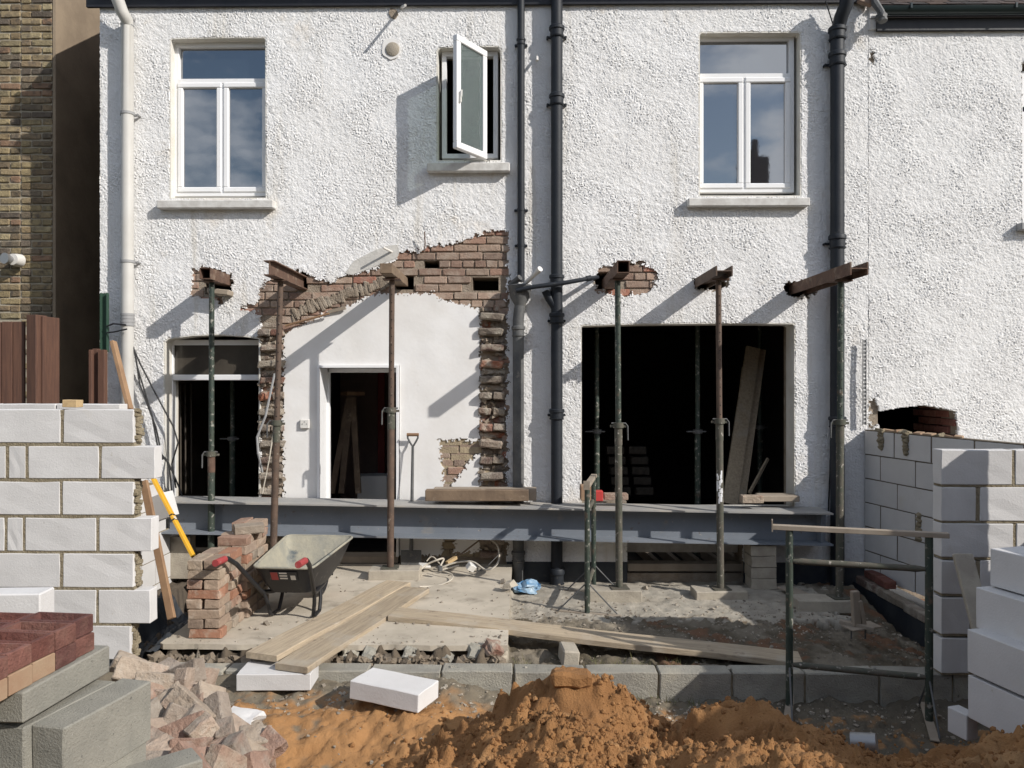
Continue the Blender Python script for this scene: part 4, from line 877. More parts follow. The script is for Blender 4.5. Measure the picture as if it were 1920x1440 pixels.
for k in range(9):
    mb = MB(); y = 7.15 - .12 * k - g.random() * .06; mb.box((RX(y) + .05, y, 1.29 - .02), (.05 + g.random() * .04, .06 + g.random() * .05, .02 + g.random() * .02), (g.uniform(-.3, .3), g.uniform(-.3, .3), g.random()), .006); tag(mb.build('mortar', M['tanbrick'] if k % 3 else M['blockmortar'], rw))
pl = thing('plinth', 'brick and black bitumen plinth under the right side wall', 'plinth', (3.2, 6, -.4))
mb = MB(); mb.add([(3.10, 7.27, -.5), (3.10 + .02, 4.95, -.5), (3.50, 4.95, -.5), (3.42, 7.27, -.5), (3.12, 7.27, -.155), (3.14, 4.95, -.155), (3.50, 4.95, -.155), (3.42, 7.27, -.155)], [(0, 1, 2, 3)[::-1], (4, 5, 6, 7), (0, 1, 5, 4), (1, 2, 6, 5), (2, 3, 7, 6), (3, 0, 4, 7)])
mb.build('bitumen_face', M['bitumen'], pl)
pb2 = brickmesh('brick', (.10, .213, .064), M['tooth'], 4, 150, .005, .008); prd = brickmesh('brick', (.10, .213, .064), M['redbrick'], 2, 155, .004, .006)
for k in range(8):
    y = 7.1 - .222 * k; inst('brick', pb2[k % 4], (3.17 + g.uniform(-.008, .008), y, -.12), (0, 0, g.uniform(-.05, .05)), pl)
    if k < 2: inst('brick', prd[k % 2], (3.22 + g.uniform(-.01, .01), y - .05, -.05), (0, 0, g.uniform(-.05, .05)), pl)
# front leaf with its pier, right
rf_ = thing('block_wall', 'white aerated block wall with an upright end at the right', 'wall', (3, YL, -.25))
rows = [(842, 906, [(1765, 1898), (1904, 2036)]), (911, 973, [(1752, 1830), (1838, 1968), (1974, 2100)]), (978, 1040, [(1752, 1900), (1906, 2036)]), (1046, 1108, [(1752, 1830), (1838, 1968)]), (1115, 1182, [(1752, 1818), (1836, 1968)]), (1190, 1254, [(1752, 1817), (1836, 1968)])]
YR = 4.74
for r_, (ya, yb, bl) in enumerate(rows):
    za, zb_ = P(0, ya, YR).z, P(0, yb, YR).z; hh = za - zb_
    for j, (xa, xb) in enumerate(bl): block(rf_, P(xa if xa > 1765 else 1765, 0, YR).x if xa > 1752 else P(1765, 0, YR).x, P(xb, 0, YR).x, (za + zb_) / 2, YR + .05, r_ + j, h=hh / .215)
    mb = MB(); x0 = P(1765, 0, YR).x; x1 = P(1960, 0, YR).x; mb.box(((x0 + x1) / 2 + .003, YR + .053, (za + zb_) / 2 - .008), (x1 - x0 - .01, .096, hh + .012)); mb.build('mortar', M['blockmortar'], rf_)
ln = MB(); a = P(1808, 1040, 4.6); b = P(1842, 1182, 4.42); ln.bar(a + Vector((0, .02, 0)), b + Vector((0, 0, -.0)), .115, .03, .006, up=(0, 1, 0))
tag(ln.build('leaning_slab', M['padconc']), 'grey board leaning on the right block wall', 'board')

# stack of loose white blocks, front right
gb = brickmesh('block', (.215, .44, .215), M['white'], 2, 170, .0012, .004, cuts=1); gb1 = brickmesh('block', (.215, .44, .10), M['white'], 2, 175, .0012, .004, cuts=1)
def SB(px, py, Yd, dz, lab, me, rz=R(14), sc_=(1, 1, 1)):
    p = P(px, py, Yd); d = Vector((math.sin(rz), -math.cos(rz), 0)); e = Vector((math.cos(rz), math.sin(rz), 0))
    o = inst('aerated_block', me, p + d * .22 + e * .108 - Vector((0, 0, dz / 2)), (0, 0, rz), None, sc_); tag(o, lab, 'block', 'loose white blocks stacked at the right'); return o
SB(1813, 1179, 3.9, .215, 'white block second from the bottom of the stack at the right edge', gb[0])
SB(1814, 1265, 3.9, .215, 'white block at the bottom of the stack at the right edge', gb[1])
SB(1829, 1101, 3.95, .205, 'white block third up in the stack at the right edge', gb[1], R(16), (1, 1, .955))
SB(1856, 1028, 3.95, .19, 'topmost white block of the stack at the right edge, its top in sun', gb[0], R(17), (1, 1, .885))
cb = MB(); p = P(1794, 1333, 4.0); cb.box((p.x + .03, p.y, p.z - .06), (.075, .12, .13), (0, 0, .3), .004)
tag(cb.build('block_offcut', M['white']), 'small white block offcut half buried in sand by the right stack', 'offcut')

# black damp-proof sheet slumped in the trench at the left
tx = np.linspace(-3.1, -2.36, 46); ty = np.linspace(4.93, 6.7, 90); TX, TY = np.meshgrid(tx, ty); tn_ = fnoise(TX.shape, .018, .12, .5, 77); tn2 = fnoise(TX.shape, .018, .05, .15, 78)
TZ = -.36 + .34 * smooth(TX, -2.62, -2.40) + .20 * (1 - smooth(TX, -3.1, -2.95)) + .022 * tn_ + .006 * tn2 + .05 * smooth(TY, 5.6, 6.7)
tag(sheet('damp_proof_sheet', TX, TY, TZ, np.ones((89, 45), bool), M['bitumen']), 'black damp-proof sheet slumped in the trench beside the brick stack', 'plastic sheet')
# two white blocks lying on the ground
o = inst('aerated_block', brickmesh('block', (.44, .215, .10), M['white'], 1, 181, .002, .004, cuts=2)[0], (0, 0, 0)); p = P(517, 1292, 4.53)
o.location = (P(518, 0, 4.62).x, 4.66, -.075); o.rotation_euler = (0, 0, R(2)); tag(o, 'white block under the lower ends of the two sloping planks', 'block', 'white blocks lying flat')
o2 = inst('aerated_block', brickmesh('block', (.44, .24, .10), M['white'], 1, 184, .002, .004, cuts=2)[0], (0, 0, 0)); o2.location = (P(735, 0, 4.28).x, 4.36, P(0, 1336, 4.2).z + .075); o2.rotation_euler = (R(-1.5), R(2), R(-21)); tag(o2, 'white block lying in the orange sand left of the heap', 'block', 'white blocks lying flat')

# ------------------------------------------------------------ concrete blocks and red bricks, front left
cbm = brickmesh('concrete_block', (.125, .44, .215), M['conc'], 2, 190, .002, .005, cuts=2); cbf = brickmesh('concrete_block', (.215, .44, .10), M['conc'], 2, 193, .002, .005, cuts=2)
def CB(px, py, Yd, me, rz, w, h, lab, L=.44):
    p = P(px, py, Yd)                                    # near top right corner
    d = Vector((math.sin(-rz), math.cos(rz), 0)); e = Vector((-math.cos(rz), -math.sin(rz) * 1, 0))
    d = Vector((-math.sin(rz), math.cos(rz), 0)); e = Vector((-math.cos(rz), -math.sin(rz), 0))
    o = inst('concrete_block', me, p + d * L / 2 + e * w / 2 - Vector((0, 0, h / 2)), (0, 0, rz), None, (1, L / .44, 1)); tag(o, lab, 'block', 'dense grey concrete blocks stacked at the left'); return p + d * L / 2 + e * w / 2, d, e
CB(120, 1366, 2.42, cbm[0], R(-13), .125, .215, 'upright grey concrete block nearest the rubble, under the flat one', .40)
CB(44, 1366, 2.42, cbm[1], R(-13), .125, .215, 'upright grey concrete block at the left, beside the one nearest the rubble', .40)
pB, dB, eB = CB(44, 1298, 2.40, cbf[0], R(-5), .215, .10, 'flat grey concrete block on top of the upright ones at the left')
CB(44, 1298, 2.40, cbf[1], R(-5), .215, .10, 'grey concrete block behind the flat one, mostly hidden by bricks'); bpy.data.objects[-1] if False else None
C.objects[-1].location += Vector((-.235, .02, 0))
CB(150, 1440, 2.3, cbm[0], R(-13), .10, .215, 'lower grey concrete block at the bottom left corner', .42); C.objects[-1].location += Vector((-.02, .16, -.20)); C.objects[-1].rotation_euler[2] = R(-50)
# frogged red bricks on top
def frog(mm, seed):
    hx, hy, hz = .1075, .051, .0325; b = .003; r0 = .016; r1 = .023; dp = .030
    L = [[(sx * a, sy * c, z) for sx, sy in ((-1, -1), (1, -1), (1, 1), (-1, 1))] for a, c, z in ((hx - b, hy - b, -hz), (hx, hy, -hz + b), (hx, hy, hz - b), (hx - b, hy - b, hz), (hx - r0, hy - r0 * .8, hz), (hx - r1, hy - r1 * .85, hz - dp))]
    m_ = MB(); n = len(L); m_.add([v for l in L for v in l], [(4 * i + k, 4 * i + (k + 1) % 4, 4 * i + 4 + (k + 1) % 4, 4 * i + 4 + k) for i in range(n - 1) for k in range(4)] + [(3, 2, 1, 0), (4 * n - 4, 4 * n - 3, 4 * n - 2, 4 * n - 1)])
    return m_.mesh('brick', mm)
fr1 = frog(M['redbrick'], 1); fr2 = frog(M['tanbrick'], 2)
p0 = P(158, 1222, 2.72); ztop = p0.z; rz0 = R(-5)
u = Vector((-math.sin(R(-10)), math.cos(R(-10)), 0))     # along the row, going away
row_e = Vector((-1, 0, 0))
zb0 = pB.z + .001 if False else P(44, 1298, 2.40).z
names = ['nearest', 'second', 'third', 'fourth', 'far']
for lay in range(2):
    for k in range(5):
        for cidx in range(2):
            q = Vector((P(160, 1222, 2.72).x, 2.72, zb0)) - Vector((0, 1, 0)) * (.109 * (k + .5)) * 1.0
            q = Vector((P(161, 0, 2.74).x - .108 - .218 * cidx + .012 * k * 0 - .02 * k * .3, 2.80 - .054 - .109 * k, zb0 + .034 + .0665 * lay))
            q += Vector((g.uniform(-.004, .004), g.uniform(-.002, .002), 0))
            if cidx == 1 and lay == 0: pass
            me = fr1 if lay == 1 or k in (0, 1) and cidx == 0 else fr2
            o = inst('frogged_brick', me, q, (0, 0, R(-6) + g.uniform(-.02, .02)), None)
            tag(o, '%s brick in the %s layer, %s from the far end' % (('red frogged' if me is fr1 else 'tan'), ('upper', 'lower')[1 - lay] if False else ('lower', 'upper')[lay] + (' right' if cidx == 0 else ' left'), ('first', 'second', 'third', 'fourth', 'fifth')[k]), 'brick', 'new bricks on the grey blocks at the left')
wb = MB(); p = P(24, 1130, 3.4); wb.box((p.x - .06, 3.45, p.z - .14), (.36, .12, .36), (0, 0, R(3)), .006)
tag(wb.build('aerated_block', M['white']), 'white block standing behind the red bricks at the left edge', 'block')
# base under the grey blocks (hidden stack)
for k in range(6):
    o = inst('concrete_block', cbf[k % 2], (-1.52 - .23 * (k % 2), 2.62, P(52, 1366, 2.42).z - .215 - .05 - .102 * (k // 2)), (0, 0, R(-8)), None)
    tag(o, 'grey concrete block low in the stack at the bottom left, %s tier, %s side' % (('upper', 'middle', 'lower')[k // 2], ('right', 'left')[k % 2]), 'block', 'dense grey concrete blocks stacked at the left')

# ------------------------------------------------------------ rubble heap of brick pieces
rbm = [brickmesh('broken_brick', (L, .10, .066), M['rubble'], 3, 200 + i * 5, .003, .005, cuts=3, frac=f)[j] for i, (L, f) in enumerate(((.21, .15), (.14, .55), (.105, .7))) for j in range(3)]
wht = brickmesh('broken_brick', (.15, .10, .066), M['white'], 1, 230, .004, .006, cuts=3, frac=.6)[0]
rub = [ # px, py, Y, size idx, rx, ry, rz
 (262, 1262, 3.75, 2, 60, 20, 20), (300, 1285, 3.62, 0, 70, 8, 12), (345, 1268, 3.72, 1, 75, -25, -20), (368, 1275, 3.7, 2, 80, 20, 70), (240, 1248, 3.9, 5, 10, 30, 20), (318, 1262, 3.85, 4, 20, 10, -30),
 (305, 1330, 3.45, 1, 30, -30, 40), (352, 1330, 3.42, 0, 55, 25, -25), (392, 1308, 3.6, 3, 40, 30, 50), (285, 1375, 3.2, 3, 40, 20, 60), (338, 1378, 3.2, 2, 60, -20, 10), (318, 1312, 3.55, 7, 10, 20, 80),
 (372, 1362, 3.3, 5, 30, 50, 20), (408, 1350, 3.45, 2, 50, 40, -60), (300, 1408, 3.05, 1, 20, 15, -20), (352, 1412, 3.05, 4, 70, 10, 30), (395, 1392, 3.2, 2, 85, 60, 40), (428, 1400, 3.25, 1, 60, 70, 80),
 (282, 1345, 3.3, 8, 20, 60, 10), (392, 1432, 2.98, 5, 40, 20, 60), (440, 1372, 3.45, 7, 20, 40, 20), (320, 1440, 2.9, 0, 15, 5, 10), (275, 1432, 2.95, 2, 20, -10, 60), (360, 1450, 2.85, 1, 60, 30, -30), (430, 1440, 3.0, 0, 80, 40, 60),
 (480, 1388, 3.3, 4, 15, 10, 20), (505, 1398, 3.28, 8, 40, 20, -30), (468, 1420, 3.2, 3, 50, 40, 20), (478, 1440, 3.08, 7, 60, 20, 70), (418, 1420, 3.15, 4, 35, 80, 10), (255, 1300, 3.6, 6, 45, 25, 60), (330, 1350, 3.3, 8, 70, 30, 20),
 (378, 1322, 3.55, 6, 15, 60, 30), (345, 1300, 3.6, 7, 30, 20, 0), (452, 1432, 3.1, 1, 10, 70, 10), (295, 1310, 3.55, 4, 30, 30, 50)]
ords = ['pinkish', 'dusty', 'pale', 'red-faced', 'cream', 'grey', 'split', 'chipped', 'worn']
for k, (px, py, Y, mi, rx, ry, rz) in enumerate(rub):
    o = inst('broken_brick', rbm[mi], P(px, py, Y), (R(rx), R(ry), R(rz)), None, (1.08, 1.08, 1.08))
    hgt = 'top' if py < 1290 else 'middle' if py < 1370 else 'bottom'; sd = 'left' if px < 300 else 'centre' if px < 385 else 'right'
    tag(o, '%s broken brick at the %s of the rubble heap, %s side, tilted %s' % (ords[(k * 5) % 9], hgt, sd, ('steeply', 'gently', 'on edge', 'forward')[k % 4]), 'brick', 'broken bricks heaped by the grey blocks')
o = inst('broken_brick', wht, P(452, 1352, 3.62), (R(8), R(5), R(-12)), None, (1.1, 1.3, 1.0)); tag(o, 'broken brick with a crumbly white top right of the rubble heap', 'brick')
o = inst('broken_brick', rbm[4], P(452, 1368, 3.6), (R(4), R(2), R(-12)), None, (1.1, 1.3, 1)); tag(o, 'brick piece directly under the white-topped broken brick', 'brick')
# smaller fill under the heap
for k in range(50):
    a = g.random() * 6.28; rr = .62 * math.sqrt(g.random()); x = -1.62 + rr * math.cos(a) * .9; y = 3.40 + rr * math.sin(a) * 1.1
    z = -.25 + max(0, .50 - .72 * rr) * g.uniform(.2, .85)
    o = inst('broken_brick', rbm[g.randrange(9)], (x, y, z), (g.random() * 6, g.random() * 6, g.random() * 6), None)
    tag(o, 'dusty brick lump buried inside the rubble heap, mostly hidden by others', 'brick', 'buried brick lumps of the rubble heap')

# ------------------------------------------------------------ sand heap
sx = np.arange(-1.5, 3.2, .0115); sy = np.arange(1.5, 4.74, .0115); SX, SY = np.meshgrid(sx, sy); s = SX.shape; dd = .0115
m1 = fnoise(s, dd, .15, .5, 401); m2 = fnoise(s, dd, .05, .16, 402); m3 = fnoise(s, dd, .025, .06, 403); m4 = fnoise(s, dd, .02, .03, 404); m5 = fnoise(s, dd, .3, 1.0, 405); m6 = fnoise(s, dd, .09, .22, 406)
def cone(cx, cy, top, sl, rx=1, ry=1, flat=.06):
    r = np.sqrt(((SX - cx + .035 * m1) / rx) ** 2 + ((SY - cy + .04 * m5) / ry) ** 2); return top - sl * (np.sqrt(r * r + flat * flat) - flat)
def zz(py, Y): return P(0, py, Y).z
sz = cone(.27, 3.72, zz(1262, 3.72), .78, .98, 1.1, .07)
sz = np.maximum(sz, cone(.15, 3.30, zz(1350, 3.3), .60, 1.0, 1.3, .08))
sz = np.maximum(sz, cone(1.02, 3.38, zz(1318, 3.38), .74, .9, 1.0, .08))
sz = np.maximum(sz, cone(1.12, 3.05, zz(1372, 3.05), .72, 1.05, 1.2, .10))
sz = np.maximum(sz, cone(.95, 2.60, zz(1432, 2.6), .7, 1.3, 1.3, .15))
sz = np.maximum(sz, cone(2.38, 3.15, zz(1352, 3.15), .62, .95, .8, .12))
sz = np.maximum(sz, cone(1.75, 2.75, zz(1470, 2.75), .40, 1.3, .9, .12))

lump = np.maximum(m2, -.3)
fl_ = 1 - .8 * np.exp(-(((SX - .22) / .16) ** 2 + ((SY - 3.66) / .14) ** 2))    # smoother slab-like crust at the peak
sz = sz + fl_ * (.013 * lump + .007 * np.abs(m3) + .0022 * m4 + .013 * m1 + .016 * np.abs(m6)) * np.clip(.8 + .5 * m5, .2, 1.4) 
gi = np.clip(((SY - gy[0]) / d_).astype(int), 0, sh[0] - 1); gj = np.clip(((SX - gx[0]) / d_).astype(int), 0, sh[1] - 1); gzz = gz[gi, gj]
msk = (sz > gzz - .02); msk = msk[:-1, :-1] | msk[1:, 1:] | msk[1:, :-1] | msk[:-1, 1:]
so_ = sheet('sand_heap', SX, SY, np.maximum(sz, gzz - .03), msk, M['sand']); tag(so_, 'heap of orange building sand in the foreground, peaked at its middle', 'sand heap')
mb = MB()
g2 = random.Random(9)
def ico(mb, c, r, g2):
    vv = []; t_ = (1 + 5 ** .5) / 2
    base = [(-1, t_, 0), (1, t_, 0), (-1, -t_, 0), (1, -t_, 0), (0, -1, t_), (0, 1, t_), (0, -1, -t_), (0, 1, -t_), (t_, 0, -1), (t_, 0, 1), (-t_, 0, -1), (-t_, 0, 1)]
    k = r / 1.9
    vv = [Vector(b) * k * g2.uniform(.75, 1.2) + c for b in base]
    mb.add(vv, [(0, 11, 5), (0, 5, 1), (0, 1, 7), (0, 7, 10), (0, 10, 11), (1, 5, 9), (5, 11, 4), (11, 10, 2), (10, 7, 6), (7, 1, 8), (3, 9, 4), (3, 4, 2), (3, 2, 6), (3, 6, 8), (3, 8, 9), (4, 9, 5), (2, 4, 11), (6, 2, 10), (8, 6, 7), (9, 8, 1)])
for k in range(11000):
    t_ = g2.random()
    if t_ < .6: x, y = g2.gauss(.2, .38), g2.uniform(2.6, 3.75)
    elif t_ < .85: x, y = g2.uniform(-.9, 2.7), g2.uniform(2.3, 4.3)
    else: x, y = g2.uniform(1.2, 2.9), g2.uniform(2.4, 3.4)
    i = int((y - sy[0]) / dd); j = int((x - sx[0]) / dd)
    if not (0 <= i < s[0] and 0 <= j < s[1]): continue
    if abs(x - .22) < .15 and y > 3.45: continue
    z = max(sz[i, j], gzz[i, j]); r = .0032 + .012 * g2.random() ** 4 + (.014 * g2.random() if k % 55 == 0 else 0)
    ico(mb, Vector((x, y, z + r * .25)), r, g2)
tag(mb.build('sand_clods', M['sand'], fix=False, smooth=False), kind='stuff')
# crust slab at the peak
mb = MB(); zc = zz(1262, 3.62)
p = P(1075, 1271, 3.66); cm_ = brickmesh('sand_cake', (.19, .13, .07), M['sand'], 1, 777, .008, .016, cuts=3)[0]; inst('sand_cake', cm_, p + Vector((-.01, .03, -.012)), (R(-6), R(3), R(-3)), None); tag(C.objects[-1], 'smooth flat-topped cake of sand on the peak of the heap', 'sand')
tn = MB(); p = P(1622, 1395, 3.6); tn.tube([p + Vector((-.05, .03, -.005)), p + Vector((.045, -.02, .012))], .045, 14); tag(tn.build('metal_tin', M['galv'], smooth=True), 'small grey metal tin lying in the sand', 'tin')

# ------------------------------------------------------------ needles and props
def ibeam_y(mb, cx, cz, y0, y1, dep, wid, tf=.010, tw=.008, side=False):
    L = y1 - y0; ym = (y0 + y1) / 2
    if not side:
        mb.box((cx, ym, cz + dep / 2 - tf / 2), (wid, L, tf)); mb.box((cx, ym, cz - dep / 2 + tf / 2), (wid, L, tf)); mb.box((cx, ym, cz), (tw, L - .001, dep - 2 * tf + .001))
    else:
        mb.box((cx + wid / 2 - tf / 2, ym, cz), (tf, L, dep)); mb.box((cx - wid / 2 + tf / 2, ym, cz), (tf, L, dep)); mb.box((cx, ym, cz), (wid - 2 * tf + .001, L - .001, tw))
def boxsec(mb, cx, cz, y0, y1, s_, t=.006):
    L = y1 - y0; ym = (y0 + y1) / 2
    mb.box((cx, ym, cz + s_ / 2 - t / 2), (s_, L, t)); mb.box((cx, ym, cz - s_ / 2 + t / 2), (s_, L, t)); mb.box((cx + s_ / 2 - t / 2, ym, cz), (t, L - .001, s_ - 2 * t + .001)); mb.box((cx - s_ / 2 + t / 2, ym, cz), (t, L - .001, s_ - 2 * t + .001))
PR = [ # prop px, Y, base px x, base z, needle kind, tip Y, needle centre py at tip, colours top/bottom, collar py, label bits
 dict(px=397, bx=396, Y=6.98, tip=6.83, py=513, kind='box', up='greenprop', lo='greenprop', col=850, gz=-.02, lab='green steel prop leftmost under the hollow box needle', nl='hollow square rusty steel needle, leftmost in the wall', pad=None),
 dict(px=526, bx=511, Y=6.62, tip=6.32, py=503, kind='i', up='brownprop', lo='brownprop', col=792, gz=-.0, lab='brown leaning steel prop between the kitchen frame and the white plaster', nl='rusty steel I-beam needle over the brown leaning prop', pad=None),
 dict(px=735, bx=732, Y=6.75, tip=6.50, py=506, kind='wood', up='rustprop', lo='brownprop', col=768, gz=.085, lab='rusty brown steel prop in front of the white plaster doorway', nl='timber needle above the doorway in the plaster', pad=(690, 785, 1061, 1088)),
 dict(px=1158, bx=1161, Y=6.60, tip=6.22, py=502, kind='box', up='greenprop', lo='greyprop', col=796, gz=-.045, lab='green steel prop at the left of the large opening', nl='hollow square needle beside exposed bricks over the large opening', pad=(1110, 1200, 1099, 1129)),
 dict(px=1347, bx=1351, Y=6.68, tip=6.48, py=510, kind='h', up='brownprop', lo='greyprop', col=788, gz=-.07, lab='rusty prop with white paint splashes in front of the large opening', nl='H-section needle lying on its side over the large opening', pad=(1305, 1402, 1099, 1129)),
 dict(px=1576, bx=1574, Y=6.35, tip=6.02, py=506, kind='h6', up='greenprop', lo='greyprop', col=790, gz=-.053, lab='green steel prop standing before the thick black soil pipe', nl='long rust-red H-section needle at the far right', pad=(1500, 1598, 1118, 1150))]
M['rustprop'] = M['brownprop']; GR_P = 'steel props holding up the wall'; GR_N = 'needle beams through the wall'
padm = brickmesh('concrete_block', (.44, .215, .10), M['padconc'], 3, 240, .003, .005, cuts=2)
for q in PR:
    Y = q['Y']; top = P(q['px'], q['py'], q['tip']); X = P(q['px'], 0, Y).x; dep = {'box': .10, 'i': .125, 'wood': .09, 'h': .085, 'h6': .10}[q['kind']]
    cz = P(0, q['py'], q['tip']).z; 
    nd = MB()
    if q['kind'] == 'box': boxsec(nd, X, cz, q['tip'], WY + .12, .10)
    elif q['kind'] == 'i': ibeam_y(nd, X, cz, q['tip'], WY + .05, .125, .09)
    elif q['kind'] == 'wood': nd.box((X, (q['tip'] + WY) / 2, cz), (.105, WY - q['tip'] + .1, .085), None, .004)
    elif q['kind'] == 'h': ibeam_y(nd, X, cz, q['tip'], WY + .1, .085, .14, side=True)
    else: ibeam_y(nd, X + .01, cz, q['tip'], WY + .1, .10, .14, side=True)
    nm = {'box': 'oaktimber' if q['px'] > 1000 else 'rust', 'wood': 'oaktimber', 'i': 'rust', 'h': 'brownprop', 'h6': 'rust'}[q['kind']]
    tag(nd.build('needle_beam', M['rust'] if q['kind'] in ('i', 'h6', 'box') else M[nm]), q['nl'], 'needle', GR_N)
    zt = cz - dep / 2 - .008; bx = P(q['bx'], 0, Y).x; B = Vector((bx, Y, q['gz'])); T = Vector((X, Y, zt))
    pr = thing('steel_prop', q['lab'], 'prop', B, group=GR_P)
    d = (T - B).normalized(); zc = P(0, q['col'], Y).z; t_ = (zc - B.z) / (T.z - B.z); Cc = B.lerp(T, t_)
    if q['pad']:
        tp = q['gz']; x0, x1, ya, yb = q['pad']; yf = Y - .11; 
        o = inst('concrete_block', padm[PR.index(q) % 3], ((P(x0, 0, yf).x + P(x1, 0, yf).x) / 2, Y, tp - .051), (0, 0, g.uniform(-.04, .04)), None); tag(o, 'concrete pad block under the ' + q['lab'].split(' in front')[0].split(' at the')[0].split(' standing')[0].split(' with')[0] + (' by the plaster' if q['px'] == 735 else ' in the big opening' if q['px'] == 1347 else ' left of the opening' if q['px'] == 1158 else ' at the right'), 'block', 'pad blocks under the props')
    mb = MB(); mb.tube([B + d * .01, Cc], .0302, 14); mb.build('outer_tube', M[q['lo']], pr, True)
    mb = MB(); mb.tube([Cc, T - d * .008], .0242, 14); it = mb.build('inner_tube', M[q['up']], pr, True)
    mb = MB()
    for k in range(14):
        c = Cc.lerp(T, (k + .7) / 15.5); mb.tube([c + Vector((.003, -.0225, 0)), c + Vector((.003, -.0252, 0))], .0055, 7)  # dark discs laid on the tube for the shade in its holes
    tag(mb.build('pin_hole', M['hole'], it), kind='stuff')
    mb = MB(); mb.tube([Cc - d * .17, Cc], .033, 14); mb.build('threaded_sleeve', M['rust'] if q['px'] < 400 else M['greyprop'], pr, True)
    mb = MB(); mb.tube([Cc - d * .025, Cc + d * .02], .045, 14); mb.box(Cc + Vector((.055, 0, -.01)), (.03, .02, .02)); mb.box(Cc + Vector((-.055, 0, -.01)), (.03, .02, .02)); mb.build('collar', M['greyprop'], pr, True)
    mb = MB(); sgn = 1 if q['px'] in (1347, 1158) else -1
    mb.tube([Cc + Vector((-.06 * sgn, -.01, .015)), Cc + Vector((.06 * sgn, -.01, .015)), Cc + Vector((.078 * sgn, -.012, -.01)), Cc + Vector((.08 * sgn, -.012, -.13))], .0065, 7); mb.build('pin', M['oldiron'], pr, True)
    mb = MB(); mb.box(B + Vector((0, 0, .004)), (.15, .15, .008), (0, 0, .1)); mb.build('base_plate', M['greyprop'], pr)
    mb = MB(); mb.box(T + Vector((0, 0, -.001)), (.15, .13, .008), (0, 0, .05)); mb.build('head_plate', M['rust'], pr)
# white spray on prop 5
    if q['px'] == 1347:
        mb = MB()
        for k in range(26):
            f = .52 + .18 * (k / 26); c = B.lerp(Cc, f); a_ = g.uniform(-2.6, -1.2); rr = .0305; mb.box(c + Vector((math.cos(a_) * rr, math.sin(a_) * rr, g.uniform(-.02, .02))), (.014, .004, g.uniform(.02, .05)), (0, 0, a_ + math.pi / 2), .001)
        tag(mb.build('paint_splash', M['upvc'], pr), kind='stuff')
# packers over the first needle
mb = MB(); mb.box(P(413, 548, 7.2), (.2, .14, .05), (0, .1, 0), .006); tag(mb.build('packer', M['endgrain']), 'timber packer wedged under the leftmost needle', 'packer')

# ------------------------------------------------------------ steel beams resting on blocks
def SBm(y0, lab, xl, xr):
    a = Vector((P(xl, 0, y0).x, y0, P(0, 937.5, 6.95).z)); b = Vector((P(xr, 0, y0).x, y0, P(0, 957, 6.95).z))
    D, Wd, tf = .292, .36, .014; t = thing('steel_beam', lab, 'beam', (a.x, y0, a.z - D))
    def bar_(z, dy, w, h): 
        m_ = MB(); m_.bar(a + Vector((0, Wd / 2 + dy, z)), b + Vector((0, Wd / 2 + dy, z)), w, h); return m_
    bar_(-tf / 2, 0, Wd, tf).build('top_flange', M['steeltop'], t)
    bar_(-D / 2, 0, .009, D - 2 * tf + .001).build('web', M['steel'], t); bar_(-D + tf / 2, 0, Wd, tf).build('bottom_flange', M['steel'], t)
    m_ = MB()
    m_.box(b + Vector((-.08, Wd / 2 - .038, -D / 2)), (.01, Wd / 2 - .01, D - 2 * tf)); m_.build('stiffener', M['steel'], t)
SBm(6.88, 'long grey primed steel beam lying on edge along the house below the openings', 302, 1563)
zbm = P(0, 1016, 6.95).z
o = None
for k in range(5):
    z = zbm - .055 - .1 * k
    for j in range(2):
        o = inst('concrete_block', brickmesh('concrete_block', (.225, .215, .096), M['padconc'], 1, 260 + k, .003, .004, cuts=1)[0], (P(1428, 0, 6.98).x - .05 * j + g.uniform(-.004, .004), 7.02 + .22 * j * .5, z), (0, 0, g.uniform(-.04, .04)), None) if j == 0 else None
        if o and j == 0: tag(o, 'concrete block in the pier under the beam, %s from the top' % ('first', 'second', 'third', 'fourth', 'fifth')[k], 'block', 'block pier under the steel beam')
for k, (px, py) in enumerate(((562, 1012), (340, 1005), (855, 1010))):
    mb = MB(); p = P(px, py, 7.1); mb.box((p.x, 7.12, (p.z - .0) / 2 - .05), (.2, .12, abs(p.z) + .1), None, .004) if k < 2 else mb.box((p.x, 7.15, p.z / 2 - .1), (.01, .01, .01))
    if k < 2: tag(mb.build('concrete_block', M['padconc']), ('concrete block on end under the beam behind the barrow', 'concrete block on end under the left end of the beam')[k], 'block')

# things on the beam
def onbeam(name, x0, x1, ya, yb, Y, dy, m, lab, cat, rz=0, bev=.005, group=None):
    a = P(x0, ya, Y); b = P(x1, yb, Y); mb = MB(); mb.box(((a.x + b.x) / 2, Y + dy / 2, (a.z + b.z) / 2), (b.x - a.x, dy, a.z - b.z), (0, 0, rz), bev); return tag(mb.build(name, M[m]), lab, cat, group)
onbeam('timber_baulk', 797, 991, 919, 940, 6.94, .10, 'oaktimber', 'thick brown timber lying on the steel beam in front of the plaster', 'timber')
onbeam('timber_baulk', 812, 1006, 916, 939, 7.06, .13, 'endgrain', 'grey timber behind the thick brown one on the steel beam', 'timber')
onbeam('brick', 1111, 1131, 921, 940, 6.94, .09, 'redpaint', 'brick painted bright red on the beam beside the trestle', 'brick')
onbeam('brick', 1089, 1110, 911, 939, 6.95, .14, 'tanbrick', 'tan brick standing beside the red painted one on the beam', 'brick')
onbeam('brick', 1133, 1178, 926, 938, 7.02, .1, 'rubble', 'dusty brick lying flat on the beam beside the green prop', 'brick')
onbeam('brick', 1392, 1432, 930, 944, 7.0, .1, 'rubble', 'pale brick on the beam at the right of the large opening', 'brick')
onbeam('timber_board', 1428, 1500, 930, 941, 7.1, .2, 'endgrain', 'flat grey board on the beam at the right end of the opening', 'board')
